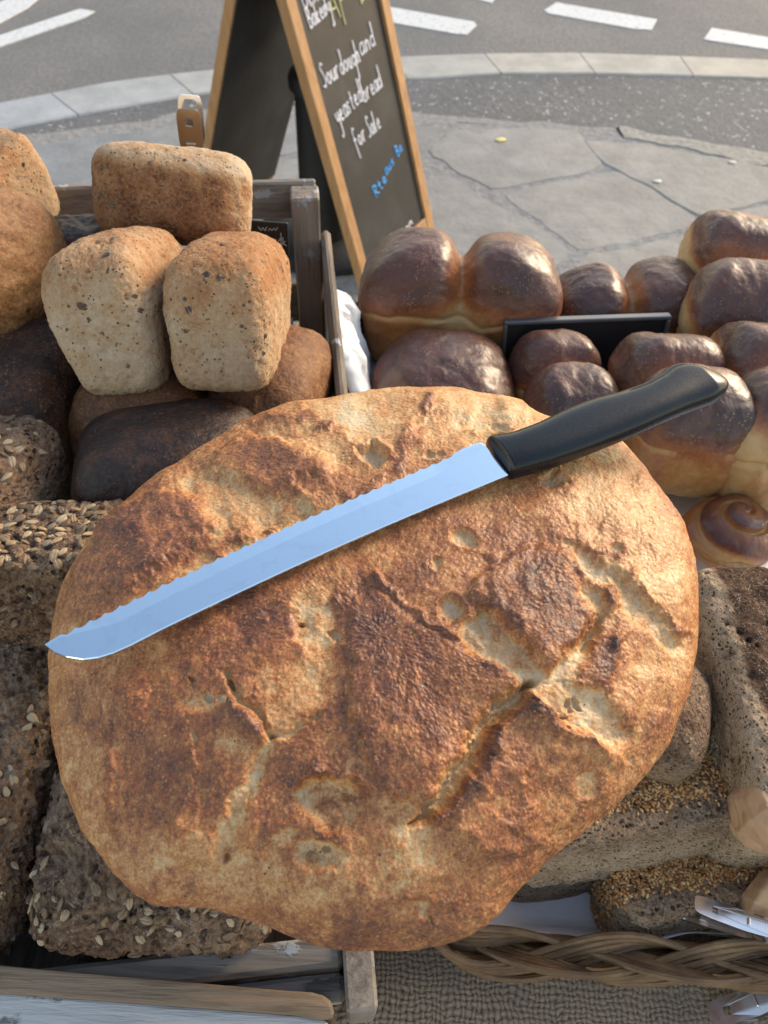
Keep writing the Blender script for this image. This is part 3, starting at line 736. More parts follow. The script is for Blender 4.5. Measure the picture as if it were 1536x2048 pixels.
def make_clip(M, label, w_=.0165, h=.044):
    r_ = obj('metal_clip', None); r_.matrix_world = M; tag(r_, label, 'clip', 'sprung steel clips')
    q = MB(); leaf(q, w_, h, (w_*.17, w_*.16, h*.80), .0042, .0010, .0022); fl = q.build('front_leaf', M_steel if w_ < .014 else M_breadrefl, r_, False)
    q = MB(); leaf(q, w_*1.02, h*1.12, (w_*.28, w_*.34, h*.93), -.0032, .0010, -.0035); q.build('back_leaf', M_steel, r_, False)
    q = MB(); q.tube([(-w_*.40, h*.34, .0004), (w_*.40, h*.34, .0004)], .0030, 12); q.build('spring', M_steel, r_, True)
    q = MB(); q.box((-w_*.2, h*.46, .0050), (w_*.2, h*.485, .0062), None, .0003); q.build('tab', M_steel, fl)
    return r_
c_ = at(388, 322, .592)
make_clip(frame_of(c_-np.array([0, 0, .008]), (1, .05, -.04), (-.02, .10, 1)), 'upright steel clip gripping the back rail of the wooden crate', .0185, .048)
p0, p1 = at(1590, 1884, .366), at(1412, 1824, .374)
vw = ray(1480, 1835); pp = np.cross(p1-p0, vw); pp /= np.linalg.norm(pp); vw = vw/np.linalg.norm(vw)
make_clip(frame_of(p0, np.cross(p1-p0, (.05, .12, 1)), p1-p0), 'steel clip lying on the basket rim beside the folded kraft paper bag', .0095, .050)
p0, p1 = at(1600, 1975, .385), at(1428, 2034, .40)
vw = ray(1500, 2010); pp = np.cross(p1-p0, vw); pp /= np.linalg.norm(pp); vw = vw/np.linalg.norm(vw)
make_clip(frame_of(p0, np.cross(p1-p0, (-.05, .15, 1)), p1-p0), 'steel clip hanging over the outer side of the basket rim above the burlap', .0125, .048)
# kraft paper bags: crumpled facets
g = NG('kraft_paper'); co = g.coord(); n = g.noise(g.coord('Object', (1, .2, 1)), 260, 4); n2 = g.noise(co, 20, 3)
M_kraft = g.done(g.mix(g.mapr(n, .35, .7, 0, .4), g.ramp(n2, [(.3, (.42, .25, .145)), (.7, (.54, .35, .225))]), (.34, .20, .11)), .7, g.bump(n, .0004), **{'Specular IOR Level': .3})
def crumple(name, rows, label):
    """rows of points (px, py, depth) from one edge of the bag to the other"""
    G = [[at(*p) for p in r_] for r_ in rows]; nr, nc = len(G), len(G[0]); V = [p for r_ in G for p in r_]
    F = [(i*nc+j, i*nc+j+1, (i+1)*nc+j+1, (i+1)*nc+j) for i in range(nr-1) for j in range(nc-1)]
    T_ = [];
    for k_, f in enumerate(F): T_ += ([(f[0], f[1], f[2]), (f[0], f[2], f[3])] if k_ % 2 else [(f[0], f[1], f[3]), (f[1], f[2], f[3])])
    o = obj(name, mesh_np(name, V, T_, [M_kraft], True))
    ca = o.data.attributes.new('crease_edge', 'FLOAT', 'EDGE'); ca.data.foreach_set('value', np.array([random.choice((0.0, .2, .6, 1.0, 1.0)) for _ in o.data.edges], np.float32))
    md = o.modifiers.new('thickness', 'SOLIDIFY'); md.thickness = .0009
    sb_ = o.modifiers.new('sub', 'SUBSURF'); sb_.levels = sb_.render_levels = 4
    tx = bpy.data.textures.new('crease', 'VORONOI'); tx.noise_scale = .017; tx.distance_metric = 'DISTANCE'
    dm = o.modifiers.new('crease', 'DISPLACE'); dm.texture = tx; dm.strength = .0045; dm.texture_coords = 'LOCAL'
    return tag(o, label, 'paper bag')
crumple('paper_bag', [
  [(1512, 1700, .365), (1490, 1690, .362), (1470, 1672, .364), (1462, 1650, .368), (1452, 1612, .372), (1455, 1600, .378)],
  [(1560, 1712, .350), (1520, 1668, .345), (1500, 1640, .345), (1488, 1615, .350), (1466, 1592, .360), (1460, 1585, .380)],
  [(1610, 1720, .350), (1560, 1660, .338), (1538, 1615, .338), (1524, 1590, .343), (1500, 1565, .350), (1482, 1545, .378)],
  [(1660, 1720, .360), (1610, 1650, .348), (1580, 1600, .345), (1552, 1560, .352), (1528, 1550, .358), (1505, 1558, .385)],
  [(1700, 1720, .390), (1680, 1650, .375), (1660, 1600, .372), (1630, 1570, .375), (1600, 1560, .385), (1570, 1570, .40)]],
  'crumpled brown kraft paper bag with a pointed fold standing beside the sesame loaves')
crumple('paper_bag', [
  [(1470, 1806, .388), (1484, 1790, .384), (1500, 1770, .382), (1515, 1752, .382), (1528, 1736, .386)],
  [(1500, 1826, .378), (1515, 1800, .372), (1530, 1780, .370), (1545, 1762, .370), (1550, 1742, .380)],
  [(1560, 1834, .374), (1570, 1800, .368), (1580, 1780, .366), (1600, 1760, .366), (1600, 1748, .38)],
  [(1640, 1840, .385), (1650, 1800, .380), (1660, 1780, .378), (1670, 1765, .38), (1670, 1755, .395)]],
  'flat folded brown kraft paper bag tucked behind the plaited basket rim')
# ================================================================== THE LOAVES
_cs = {}
def cubesphere(n):
    if n in _cs: return _cs[n]
    a = np.tan(np.linspace(-math.pi/4, math.pi/4, n+1)); A, B = np.meshgrid(a, a, indexing='ij'); o = np.ones_like(A)
    Ps, Fs, off = [], [], 0
    i, j = np.meshgrid(range(n), range(n), indexing='ij'); q = (i*(n+1)+j).ravel(); quad = np.stack([q, q+n+1, q+n+2, q+1], -1)
    for P, flip in (((A, B, o), 0), ((A, B, -o), 1), ((A, o, B), 1), ((A, -o, B), 0), ((o, A, B), 0), ((-o, A, B), 1)):
        Ps.append(np.stack(P, -1).reshape(-1, 3)); Fs.append((quad[:, ::-1] if flip else quad)+off); off += (n+1)**2
    P = np.concatenate(Ps); F = np.concatenate(Fs)
    key = np.round(P*1e6).astype(np.int64); _, first, inv = np.unique(key, axis=0, return_index=True, return_inverse=True)
    _cs[n] = (P[first], inv.ravel()[F]); return _cs[n]
def normals(V, F):
    fn_ = np.cross(V[F[:, 2]]-V[F[:, 0]], V[F[:, 3]]-V[F[:, 1]]); N = np.zeros_like(V)
    for k in range(4):
        for c in range(3): N[:, c] += np.bincount(F[:, k], fn_[:, c], len(V))
    return N/(np.linalg.norm(N, axis=1)[:, None]+1e-12)
def loaf(name, mat, c, size, rot=(0, 0, 0), ph=4.0, pt=2.4, pb=5.0, taper=.12, lobes=1, notch=.22, sag=.0, lump=.05, rough=.012, fine=.004, pits=0,
         bake=(.1, .9, -.1, .8), bnoise=.25, blist=(), n=56, seed=1, label=None, group=None, cat='bread', shoulder=0.0, side_in=0.0, fn=None, burst=0):
    """size: length, width, height above and below the shoulder. rot: yaw, tilt, lean in degrees. bake: from, to, z0, z1"""
    L, W, ht, hb = size; P, F = cubesphere(n); x, y, z = P.T
    rh = (np.abs(x)**ph+np.abs(y)**ph)**(1/ph); p = np.where(z > 0, pt, pb)
    s = (rh**p+np.abs(z)**p)**(-1/p); x, y, z = x*s, y*s, z*s
    lump_n = fbm(np.c_[x, y, z]*1.3+seed*9.7, 3, seed)
    k = np.ones_like(z)
    if lobes > 1:
        for t in range(1, lobes):
            x0 = -1+2*t/lobes; e = np.exp(-((x-x0)/.13)**2)+.35*np.exp(-((x-x0)/.3)**2)
            k *= 1-notch*e*sstep(-.55, .35, z)
    V = np.c_[x*L/2*(1+.35*(k-1)), y*W/2*k**.9, np.where(z > 0, z*ht*k**1.1, z*hb)]
    tp = 1-taper*np.clip(-z, 0, 1)-side_in*np.exp(-((z+.15)/.22)**2)
    V[:, 0] *= 1-(1-tp)*.55; V[:, 1] *= tp
    V[:, 1] *= 1+shoulder*np.exp(-((z-.15)/.3)**2); V[:, 0] *= 1+shoulder*.5*np.exp(-((z-.15)/.3)**2)
    N = normals(V, F); S = min(W, L)
    V = V+N*(lump_n*lump*S*.6)[:, None]
    q = V/S
    r1 = fbm(q*9+seed*3.1, 4, seed+40); V = V+N*(r1*rough*S)[:, None]
    if fine: V = V+N*(fbm(q*38+seed, 3, seed+60)*fine*S)[:, None]
    b = bake[0]+(bake[1]-bake[0])*sstep(bake[2], bake[3], z+lump_n*.25)+bnoise*fbm(q*2.6+seed*5, 4, seed+80)
    if lobes > 1: b = b-(1-k)*1.1
    if pits:
        dd = worley(q*pits[0]+seed, seed+7)+.25*r1; pk = sstep(pits[1], pits[1]*.45, dd)*sstep(.0, .25, fbm(q*pits[0]*.3, 2, seed+9)+.15)
        V = V-N*(pk*pits[2])[:, None]; b = b+pk*.12
    if burst:
        e = np.exp(-((z-.02+.12*fbm(q*4+3, 2, seed+3))/.05)**2)*(np.abs(y) > .4); V = V-N*(e*burst*S)[:, None]; b = b-e*.35
    for (bx, by, bz, br, ba) in blist:
        b = b+ba*np.exp(-(((x-bx)**2+(y-by)**2+(z-bz)**2)/br**2))
    if fn: V, b = fn(V, N, b, np.c_[x, y, z])
    me = mesh_np(name, V, F, [mat], True, {'bake': b})
    o = obj(name, me)
    yaw, tilt, lean = rot
    M = Matrix.Rotation(R(tilt), 4, 'X') @ Matrix.Rotation(R(lean), 4, 'Y') @ Matrix.Rotation(R(yaw), 4, 'Z'); M.translation = Vector([float(t) for t in c]); o.matrix_world = M
    tag(o, label, cat, group)
    return o, V, normals(V, F)
# crusts -------------------------------------------------------------
B_pale = [(0, (.48, .375, .265)), (.3, (.42, .28, .165)), (.6, (.33, .165, .075)), (.85, (.20, .085, .036)), (1, (.07, .028, .016))]
B_whole = [(0, (.36, .27, .17)), (.3, (.29, .16, .07)), (.6, (.16, .066, .026)), (.85, (.068, .028, .015)), (1, (.022, .013, .012))]
B_bri = [(0, (.54, .34, .14)), (.22, (.46, .225, .075)), (.45, (.33, .112, .034)), (.72, (.130, .043, .024)), (1, (.050, .023, .020))]
B_rye = [(0, (.43, .325, .225)), (.4, (.30, .205, .132)), (.75, (.14, .084, .055)), (1, (.042, .024, .018))]
B_seed = [(0, (.42, .30, .205)), (.35, (.275, .175, .108)), (.7, (.135, .074, .044)), (1, (.032, .020, .014))]
M_seeded = crust_mat('seeded_crust', B_pale, (70, .38), (420, .34), (520, .36, (.58, .48, .36), .28), [(95, .20, (.035, .028, .025), .56), (240, .26, (.10, .065, .035), .53)], (330, .22, .0012), ((180, .0012), (650, .0007)), .85, spec=.2)
M_whole = crust_mat('wholemeal_crust', B_whole, (60, .30), (420, .34), (430, .34, (.42, .26, .13), .35), [(120, .17, (.012, .008, .008), .58)], None, ((120, .0012), (600, .0006)), .62, spec=.35)
M_dark = crust_mat('dark_rye_crust', B_whole, (60, .28), (420, .25), (420, .25, (.3, .2, .12), .3), [(130, .2, (.008, .006, .006), .55)], None, ((100, .0012), (500, .0006)), .52, spec=.4)
M_bri = crust_mat('brioche_crust', B_bri, (38, .30), (300, .14), (360, .30, (.55, .27, .09), .5), [(210, .13, (.02, .01, .01), .57)], None, ((300, .0003),), .50, coat=.32, spec=.55, wrinkle=(46, .0016, (1, 1, 1)))
M_rye = crust_mat('rye_crust', B_rye, (60, .42), (500, .42), (700, .4, (.58, .48, .38), .5), [(340, .36, (.09, .058, .036), .42), (820, .36, (.12, .08, .05), .44), (150, .15, (.03, .02, .015), .60)], (280, .22, .0018), ((160, .0022), (600, .0012)), .9, stretch=(1, 1, 1.7), spec=.15)
M_grain = crust_mat('grain_crust', B_seed, (70, .50), (380, .50), (380, .36, (.42, .33, .25), .6), [(230, .28, (.022, .016, .013), .50)], (150, .26, .004), ((110, .0045), (380, .0026)), .8, spec=.3)
M_bun = crust_mat('bun_crust', B_bri, (60, .10), (400, .05), None, None, None, ((250, .0004),), .38, coat=.4, spec=.5)
g = NG('sunflower_kernel'); n = g.noise(g.coord('Object', (1, 4, 1)), 220, 3); nr = g.noise(g.coord('Generated'), 1.5, 2)
oi = g.new('ShaderNodeObjectInfo'); f_ = g.math('MULTIPLY_ADD', g.math('SUBTRACT', n, .5), .9, oi.outputs['Random'])
M_kernel = g.done(g.ramp(f_, [(.1, (.13, .08, .045)), (.45, (.28, .19, .11)), (.85, (.48, .37, .23))]), .5, g.bump(n, .0006), **{'Specular IOR Level': .45})
g = NG('sesame_seed'); f_ = g.attr('tone'); M_sesame = g.done(g.ramp(f_, [(0, (.36, .15, .045)), (.5, (.56, .29, .10)), (1, (.70, .45, .20))]), .45, **{'Specular IOR Level': .5})
def kernel_mesh(seed, l=.0085, w_=.0050, t=.0024):
    P, F = cubesphere(6); d = P/np.linalg.norm(P, axis=1)[:, None]; x = d[:, 0]
    k = (1-x*.38)*(1-np.clip(x, 0, 1)**4*.3)
    V = np.c_[x*l/2, d[:, 1]*w_/2*k, d[:, 2]*t/2*k]; V[:, 2] -= .0005*np.exp(-(V[:, 1]/.0005)**2)*(d[:, 2] > 0)
    V += np.c_[vnoise(V*600+seed, seed), vnoise(V*600+seed+9, seed+1), vnoise(V*600+seed+5, seed+2)]*.00018
    return mesh_np('sunflower_seed', V, F, [M_kernel], True)
KERN = [kernel_mesh(s) for s in range(5)]
def basis(nv, ang):
    nv = nv/np.linalg.norm(nv); a = np.cross(nv, (0.31, .95, .1)); a /= np.linalg.norm(a); b = np.cross(nv, a)
    x = a*math.cos(ang)+b*math.sin(ang); return x, np.cross(nv, x), nv
g = NG('dark_seed'); oi = g.new('ShaderNodeObjectInfo'); M_dseed = g.done(g.ramp(oi.outputs['Random'], [(0, (.045, .03, .022)), (1, (.13, .08, .05))]), .5)
DK = []
for s_ in (11, 12): k_ = kernel_mesh(s_, .0072, .0040, .0022); k_.materials.clear(); k_.materials.append(M_dseed); DK.append(k_)
def dark_seeds(res, count, seed):
    """linseed and pumpkin seeds baked into the crust, on the sides the photo shows"""
    o, V, N = res; rr = np.random.RandomState(seed); M = np.array(o.matrix_world); W_ = V @ M[:3, :3].T+M[:3, 3]; NW = N @ M[:3, :3].T
    vd = CPOS-W_; ok = np.nonzero((vd*NW).sum(1)/np.linalg.norm(vd, axis=1) > .25)[0]
    for i in rr.choice(ok, count, False):
        ex, ey, ez = basis(N[i]+rr.normal(0, .1, 3), rr.uniform(0, 6.28)); sc = rr.uniform(.4, 1.0); p = V[i]-N[i]*.0007*sc
        s_ = obj('seed', DK[rr.randint(2)], o); s_.matrix_local = Matrix(((ex[0]*sc, ey[0]*sc, ez[0]*sc, p[0]), (ex[1]*sc, ey[1]*sc, ez[1]*sc, p[1]), (ex[2]*sc, ey[2]*sc, ez[2]*sc, p[2]), (0, 0, 0, 1)))
def scatter_kernels(o, V, N, score, count, seed, sink=.0009, mind=.0042, tilt=.35, most=100, size=.85):
    """individual kernels pressed into the crust where score is high; score 0 means none"""
    rr = np.random.RandomState(seed); cand = np.nonzero(rr.rand(len(V)) < score)[0]; rr.shuffle(cand); put = []
    for i in cand:
        if len(put) >= count: break
        if put and (np.linalg.norm(V[put]-V[i], axis=1) < mind).any(): continue
        put.append(i)
    if not put: return
    M = np.array(o.matrix_world); Wp = V[put] @ M[:3, :3].T+M[:3, 3]; px, zd = project(Wp)
    vis = (px[:, 0] > -40) & (px[:, 0] < 1580) & (px[:, 1] > 0) & (px[:, 1] < 2100)
    order = np.argsort(~vis, kind='stable'); rest = []
    for r_, k in enumerate(order):
        i = put[k]; nv = N[i]+rr.normal(0, tilt, 3)*.6; ex, ey, ez = basis(nv, rr.uniform(0, 6.28)); sc = rr.uniform(.6, 1.2)*size
        p = V[i]+N[i]*(.0011-sink)
        Mx = Matrix(((ex[0]*sc, ey[0]*sc, ez[0]*sc, p[0]), (ex[1]*sc, ey[1]*sc, ez[1]*sc, p[1]), (ex[2]*sc, ey[2]*sc, ez[2]*sc, p[2]), (0, 0, 0, 1)))
        if r_ < most:
            s_ = obj('sunflower_seed', random.choice(KERN), o); s_.matrix_local = Mx
        else: rest.append(Mx)
    if rest:
        q = MB(); src = KERN[0]; SV = [v.co.copy() for v in src.vertices]; SF = [tuple(p.vertices) for p in src.polygons]
        for Mx in rest: q.add([Mx @ v for v in SV], SF)
        tag(q.build('seed_topping', M_kernel, o, True), kind='stuff')
def scatter_sesame(o, V, N, score, count, seed, mind=.00105):
    rr = np.random.RandomState(seed); cand = np.nonzero(rr.rand(len(V)) < score)[0]; rr.shuffle(cand)
    d8 = np.array([(1, 0, 0), (-1, 0, 0), (0, .62, 0), (0, -.62, 0), (0, 0, .4), (0, 0, -.4), (.62, .42, .1), (.62, -.42, .1), (-.7, .34, .1), (-.7, -.34, .1)])
    P, F = cubesphere(3); d = P/np.linalg.norm(P, axis=1)[:, None]; base = d*np.array([1, .62, .42]); base[:, 1] *= 1-.3*d[:, 0]
    grid = {}; Vs, Fs, T_ = [], [], []; off = 0
    for i in cand:
        if len(Vs) >= count: break
        key = tuple(np.floor(V[i]/mind).astype(int))
        if any((key[0]+a, key[1]+b, key[2]+c) in grid and np.linalg.norm(grid[(key[0]+a, key[1]+b, key[2]+c)]-V[i]) < mind for a in (-1, 0, 1) for b in (-1, 0, 1) for c in (-1, 0, 1)): continue
        grid[key] = V[i]
        ex, ey, ez = basis(N[i]+rr.normal(0, .25, 3), rr.uniform(0, 6.28)); s_ = .00125*rr.uniform(.8, 1.15)
        Vs.append(V[i]+N[i]*.0003+base @ (np.array([ex, ey, ez])*s_)); Fs.append(F+off); T_.append(np.full(len(base), rr.rand())); off += len(base)
    tag(obj('sesame_topping', mesh_np('sesame_topping', np.concatenate(Vs), np.concatenate(Fs), [M_sesame], True, {'tone': np.concatenate(T_)}), o), kind='stuff')
GS, GW, GB = 'pale seeded loaves in the crate', 'brown loaves in the crate', 'glazed brioche loaves in the basket'
# --- left crate, upper pile
dark_seeds(loaf('seeded_loaf', M_seeded, at(256, 602, .475), (.12, .064, .042, .050), (90, -24, -9), 5.5, 3.0, 7, .22, lump=.03, rough=.02, fine=.007, bake=(.14, .46, .0, .7), bnoise=.12, n=90, seed=3, group=GS, shoulder=.01, pits=(9, .3, .0006),
     label='pale wide seeded loaf standing on end left of its narrower tan twin'), 22, 22)
dark_seeds(loaf('seeded_loaf', M_seeded, at(466, 598, .475), (.12, .064, .038, .047), (90, -24, -1), 5.5, 3.0, 7, .08, lump=.03, rough=.018, fine=.006, bake=(.26, .58, -.15, .6), bnoise=.14, n=90, seed=8, group=GS, shoulder=.01, pits=(9, .3, .0006),
     label='tan narrow seeded loaf standing on end beside the corner post of the crate'), 16, 16)
dark_seeds(loaf('seeded_loaf', M_seeded, at(350, 392, .525), (.108, .064, .036, .038), (-3, 62, 9), 4.6, 2.6, 6, .10, lump=.04, rough=.015, fine=.005, bake=(.20, .78, -.15, .45), bnoise=.12, n=80, seed=13, group=GS, fn=lambda V, N, b, U: (V, b-.5*sstep(.40, .75, U[:, 1]+.1*U[:, 0])-.40*sstep(.62, .85, U[:, 0])),
     label='seeded loaf lying on its side on the pile in front of the steel clip'), 14, 14)
dark_seeds(loaf('seeded_loaf', M_seeded, at(-42, 412, .535), (.10, .062, .034, .036), (74, 8, -6), 9, 8, 8, .08, lump=.04, rough=.015, fine=.005, bake=(.22, .42, -.2, .8), bnoise=.12, n=70, seed=17, group=GS,
     label='golden square sided seeded loaf at the left end of the back rail'), 8, 8)
dark_seeds(loaf('brown_loaf', M_whole, at(-48, 540, .48), (.13, .078, .050, .046), (72, -12, 0), 3, 2.2, 4, .10, lump=.05, rough=.015, fine=.005, bake=(.36, .52, -.2, .8), bnoise=.10, n=80, seed=21, group=GW,
     label='round reddish brown loaf dotted with dark seeds, against the left edge below the golden loaf'), 16, 16)
loaf('brown_loaf', M_dark, at(145, 530, .55), (.10, .080, .030, .040), (15, 0, 0), 3, 2.4, 4, .10, lump=.06, rough=.03, fine=.01, bake=(.8, .98, -.2, .8), bnoise=.10, n=50, seed=22, group=GW,
     label='nearly black rough loaf showing in the gap under the back rail')
# --- left crate, lower pile
loaf('brown_loaf', M_whole, at(55, 800, .505), (.13, .092, .050, .055), (82, -15, 4), 5, 2.9, 6, .14, lump=.04, rough=.012, fine=.004, bake=(.20, .92, -.25, .65), bnoise=.10, n=80, seed=25, group=GW,
     label='large dark crusted brown loaf below the round reddish loaf, its pale side towards the gap')
loaf('brown_loaf', M_whole, at(316, 840, .515), (.12, .088, .050, .050), (88, -15, 2), 5, 2.8, 6, .10, lump=.04, rough=.012, fine=.004, bake=(.45, .68, -.25, .8), bnoise=.10, n=70, seed=28, group=GW,
     label='mid brown loaf directly beneath the two upright pale loaves')
loaf('brown_loaf', M_whole, at(545, 800, .530), (.12, .078, .046, .050), (85, -10, 6), 4.5, 2.6, 6, .10, lump=.04, rough=.014, fine=.005, bake=(.22, .60, -.3, .5), bnoise=.10, n=70, seed=31, group=GW,
     label='small light brown loaf next to the side slat, behind the giant loaf')
loaf('brown_loaf', M_dark, at(350, 945, .455), (.115, .085, .038, .036), (12, -10, -3), 4.2, 2.6, 5, .10, lump=.04, rough=.012, fine=.004, bake=(.50, .98, -.2, .45), bnoise=.06, n=80, seed=34, group=GW,
     label='low loaf with a blackened smooth top between the sunflower loaf and the giant loaf')
# --- left crate, sunflower loaves
GK = 'sunflower seed loaves in the crate'
o, V, N = loaf('sunflower_loaf', M_grain, at(-32, 965, .435), (.085, .072, .030, .05), (80, -8, 0), 4, 3.2, 5, .08, lump=.05, rough=.03, fine=.012, bake=(.35, .45, 0, 1), bnoise=.25, n=80, seed=41, group=GK, pits=(11, .34, .002),
     label='small sunflower seed loaf at the left edge in front of the dark crusted loaf')
scatter_kernels(o, V, N, (N[:, 2] > .55)*.5, 130, 1)
o, V, N = loaf('sunflower_loaf', M_grain, at(140, 1122, .405), (.092, .058, .024, .050), (4, -18, -3), 6, 5.5, 5, .06, lump=.05, rough=.045, fine=.022, bake=(.60, .45, 0, 1), bnoise=.28, n=110, seed=43, group=GK, pits=(10, .36, .0028),
     label='dark porous loaf heaped with pale sunflower seeds along its top, left of the knife')
sc = (N[:, 2] > .78)*sstep(.026, .012, V[:, 0]+.3*V[:, 1])*(.55)
scatter_kernels(o, V, N, sc, 190, 2, mind=.0040)
o, V, N = loaf('sunflower_loaf', M_grain, at(-38, 1560, .385), (.155, .074, .030, .050), (93, 0, 0), 5, 3.6, 5, .05, lump=.06, rough=.055, fine=.030, bake=(.35, .32, 0, 1), bnoise=.30, n=130, seed=47, group=GK, pits=(10, .36, .0028), blist=[(-1, 0, 0, .5, .6)],
     label='long grey grain loaf with scattered sunflower seeds at the left edge, nearest the front rail')
sc = (N[:, 2] > .3)*(.010+.12*np.exp(-((V[:, 1]-np.median(V[:, 1])+.030)/.006)**2)+.05*sstep(-.05, -.072, V[:, 0]))
scatter_kernels(o, V, N, sc, 95, 3, mind=.0045, tilt=.7, size=.72)
o, V, N = loaf('sunflower_loaf', M_grain, at(352, 1545, .395), (.165, .112, .030, .045), (94, 0, 0), 6, 3.8, 6, .03, lump=.05, rough=.036, fine=.020, bake=(.42, .38, 0, 1), bnoise=.30, n=140, seed=49, group=GK, pits=(14, .36, .0028), blist=[(-1, .4, .2, .5, .45)],
     label='broad dark grain loaf lying under the giant loaf with sunflower seeds along its front edge')
sc = (N[:, 2] > .25)*(.008+.34*np.exp(-((V[:, 0]+.071)/.007)**2)+.06*np.exp(-((V[:, 1]-.052)/.006)**2))
scatter_kernels(o, V, N, sc, 140, 4, mind=.0036, tilt=.6, size=.75)
# --- basket: glazed brioche
def brioche(c, size, rot, label, **k):
    d = dict(ph=4.6, pt=2.7, pb=7, taper=.13, lobes=2, notch=.30, lump=.06, rough=.012, fine=0, bake=(.32, .88, -.15, .60), bnoise=.16, fn=lambda V, N, b, U: (V, b-.30*sstep(-.50, -.95, U[:, 2])+.10*(V[:, 0] > 9)), n=80, group=GB, shoulder=.05, burst=.02); d.update(k)
    return loaf('brioche_loaf', M_bri, c, size, rot, label=label, **d)
brioche(at(918, 592, .655), (.170, .092, .056, .060), (-1, -4, -1), 'large twin domed brioche at the back corner of the basket beside the standing paper', seed=52)
brioche(at(1248, 622, .678), (.134, .080, .042, .050), (6, 0, -8), 'low twin domed brioche right behind the black price card', seed=55)
brioche(at(1466, 590, .660), (.150, .096, .056, .062), (80, 4, 0), 'tall twin domed brioche with a pale flank, highest of the basket at the right edge', seed=58, ph=7, bake=(.12, .90, .05, .55), fn=lambda V, N, b, U: (V, b-.35*sstep(.55, .9, np.abs(U[:, 1]))*sstep(.5, .2, U[:, 2])))
brioche(at(885, 796, .615), (.122, .114, .052, .045), (90, -4, 0), 'single domed brioche just behind the giant loaf, next to the basket wall', lobes=1, ph=3, pt=2.2, seed=61)
brioche(at(1122, 792, .60), (.122, .072, .042, .050), (96, -10, 0), 'twin domed brioche end on to the viewer, behind the knife handle near its middle', seed=64)
brioche(at(1350, 812, .565), (.126, .084, .046, .052), (92, -13, 2), 'twin domed brioche end on to the viewer, under the butt of the knife handle', seed=67, ph=6, taper=.22, bake=(.26, .88, -.35, .5))
brioche(at(1545, 815, .565), (.140, .088, .050, .062), (84, -6, 0), 'brioche with a tall pale side wall at the right edge beyond the swirl bun', seed=70, ph=8, pb=8, taper=.08, notch=.2, bake=(.12, .86, .25, .70), fn=lambda V, N, b, U: (V, b-.40*sstep(.5, .9, np.abs(U[:, 1]))*sstep(.6, .3, U[:, 2])))
# swirl bun
def swirl(V, N, b, U):
    r_ = np.hypot(U[:, 0], U[:, 1]); th = np.arctan2(U[:, 1], U[:, 0]); ph_ = (r_*2.1-th/(2*math.pi)) % 1.0
    e = np.exp(-((ph_-.5)/.10)**2)*sstep(.08, .2, r_)*(U[:, 2] > -.1)
    V = V-N*(e*.0042)[:, None]; V[:, 2] += (1-r_)*.006*(U[:, 2] > 0)
    return V, b-.62*e+.10*np.sin(ph_*6.28)
loaf('swirl_bun', M_bun, at(1458, 1066, .54), (.068, .062, .021, .019), (35, -6, 4), 2.2, 2.2, 3, .1, lump=.05, rough=.01, fine=0, bake=(.20, .66, -.35, .6), bnoise=.14, n=110, seed=73, fn=swirl, cat='bun',
     label='small glazed swirl bun lying on the white paper beside the giant loaf')
# rye loaves
def cocoa(V, N, b, U):
    k = sstep(-.80, -.70, U[:, 1]+.10*fbm(V*60, 3, 5))*(U[:, 2] > .15)
    return V, b*(1-k)+k*(.93+.05*fbm(V*300, 2, 4))
a0, a1 = drop(1390, 1140, .345), drop(1530, 1520, .335); dv = a1-a0; yw = math.degrees(math.atan2(dv[1], dv[0])); side = np.array([-dv[1], dv[0], 0])/np.linalg.norm(dv[:2])
side = side if side[0] > 0 else -side
c_ = (a0+a1)/2+side*.048+dv*.10+np.array([0, 0, -.045])
loaf('rye_loaf', M_rye, c_, (np.linalg.norm(dv)*1.30, .104, .045, .065), (yw+180 if abs(yw) > 90 else yw, 0, 0), 9, 7, 9, .04, lump=.03, rough=.018, fine=.007, bake=(.12, .05, 0, 1), bnoise=.14, n=120, seed=77, pits=(16, .30, .0022), fn=cocoa, group='rye and sesame loaves in the basket',
     label='pale rye loaf with a dark cocoa dusted top at the right edge')
GR = 'rye and sesame loaves in the basket'
loaf('rye_loaf', M_rye, at(1325, 1430, .385), (.066, .046, .020, .022), (70, -5, 0), 3, 2.4, 4, .08, lump=.05, rough=.014, fine=.006, bake=(.35, .62, -.2, .6), bnoise=.12, n=70, seed=79, group=GR,
     label='smooth brown rounded loaf peeping out under the right side of the giant loaf')
def sesame_loaf(c, size, rot, label, seed, patch, count):
    o, V, N = loaf('sesame_loaf', M_rye, c, size, rot, 9, 7, 9, .04, lump=.035, rough=.030, fine=.014, bake=(.20, .42, .2, .8), bnoise=.16, n=130, seed=seed, pits=(17, .32, .0022), group=GR, label=label)
    m_ = (N[:, 2] > .35)*patch(V)
    scatter_sesame(o, V, N, m_, count, seed)
    return o
sesame_loaf(at(1238, 1595, .395), (.118, .060, .028, .036), (12, -8, 3), 'grey rye loaf topped with golden sesame seeds, upper of the two beside the paper bag', 83, lambda V: sstep(.062, .050, V[:, 0])*sstep(-.022, -.012, V[:, 1]+.004*fbm(V*90, 2, 3))*.9, 2600)
sesame_loaf(at(1345, 1740, .415), (.094, .062, .024, .034), (14, -16, 2), 'grey rye loaf topped with golden sesame seeds, lower of the two by the plaited rim', 87, lambda V: sstep(.046, .036, V[:, 0])*sstep(-.024, -.014, V[:, 1]+.004*fbm(V*90, 2, 3))*.9, 2400)
loaf('rye_loaf', M_rye, at(1085, 1722, .425), (.056, .040, .020, .022), (10, 0, 0), 4, 3, 5, .08, lump=.04, rough=.014, fine=.006, bake=(.15, .4, 0, 1), bnoise=.12, n=60, seed=91, group=GR,
     label='small pale rye loaf half hidden under the front of the giant loaf on white paper')
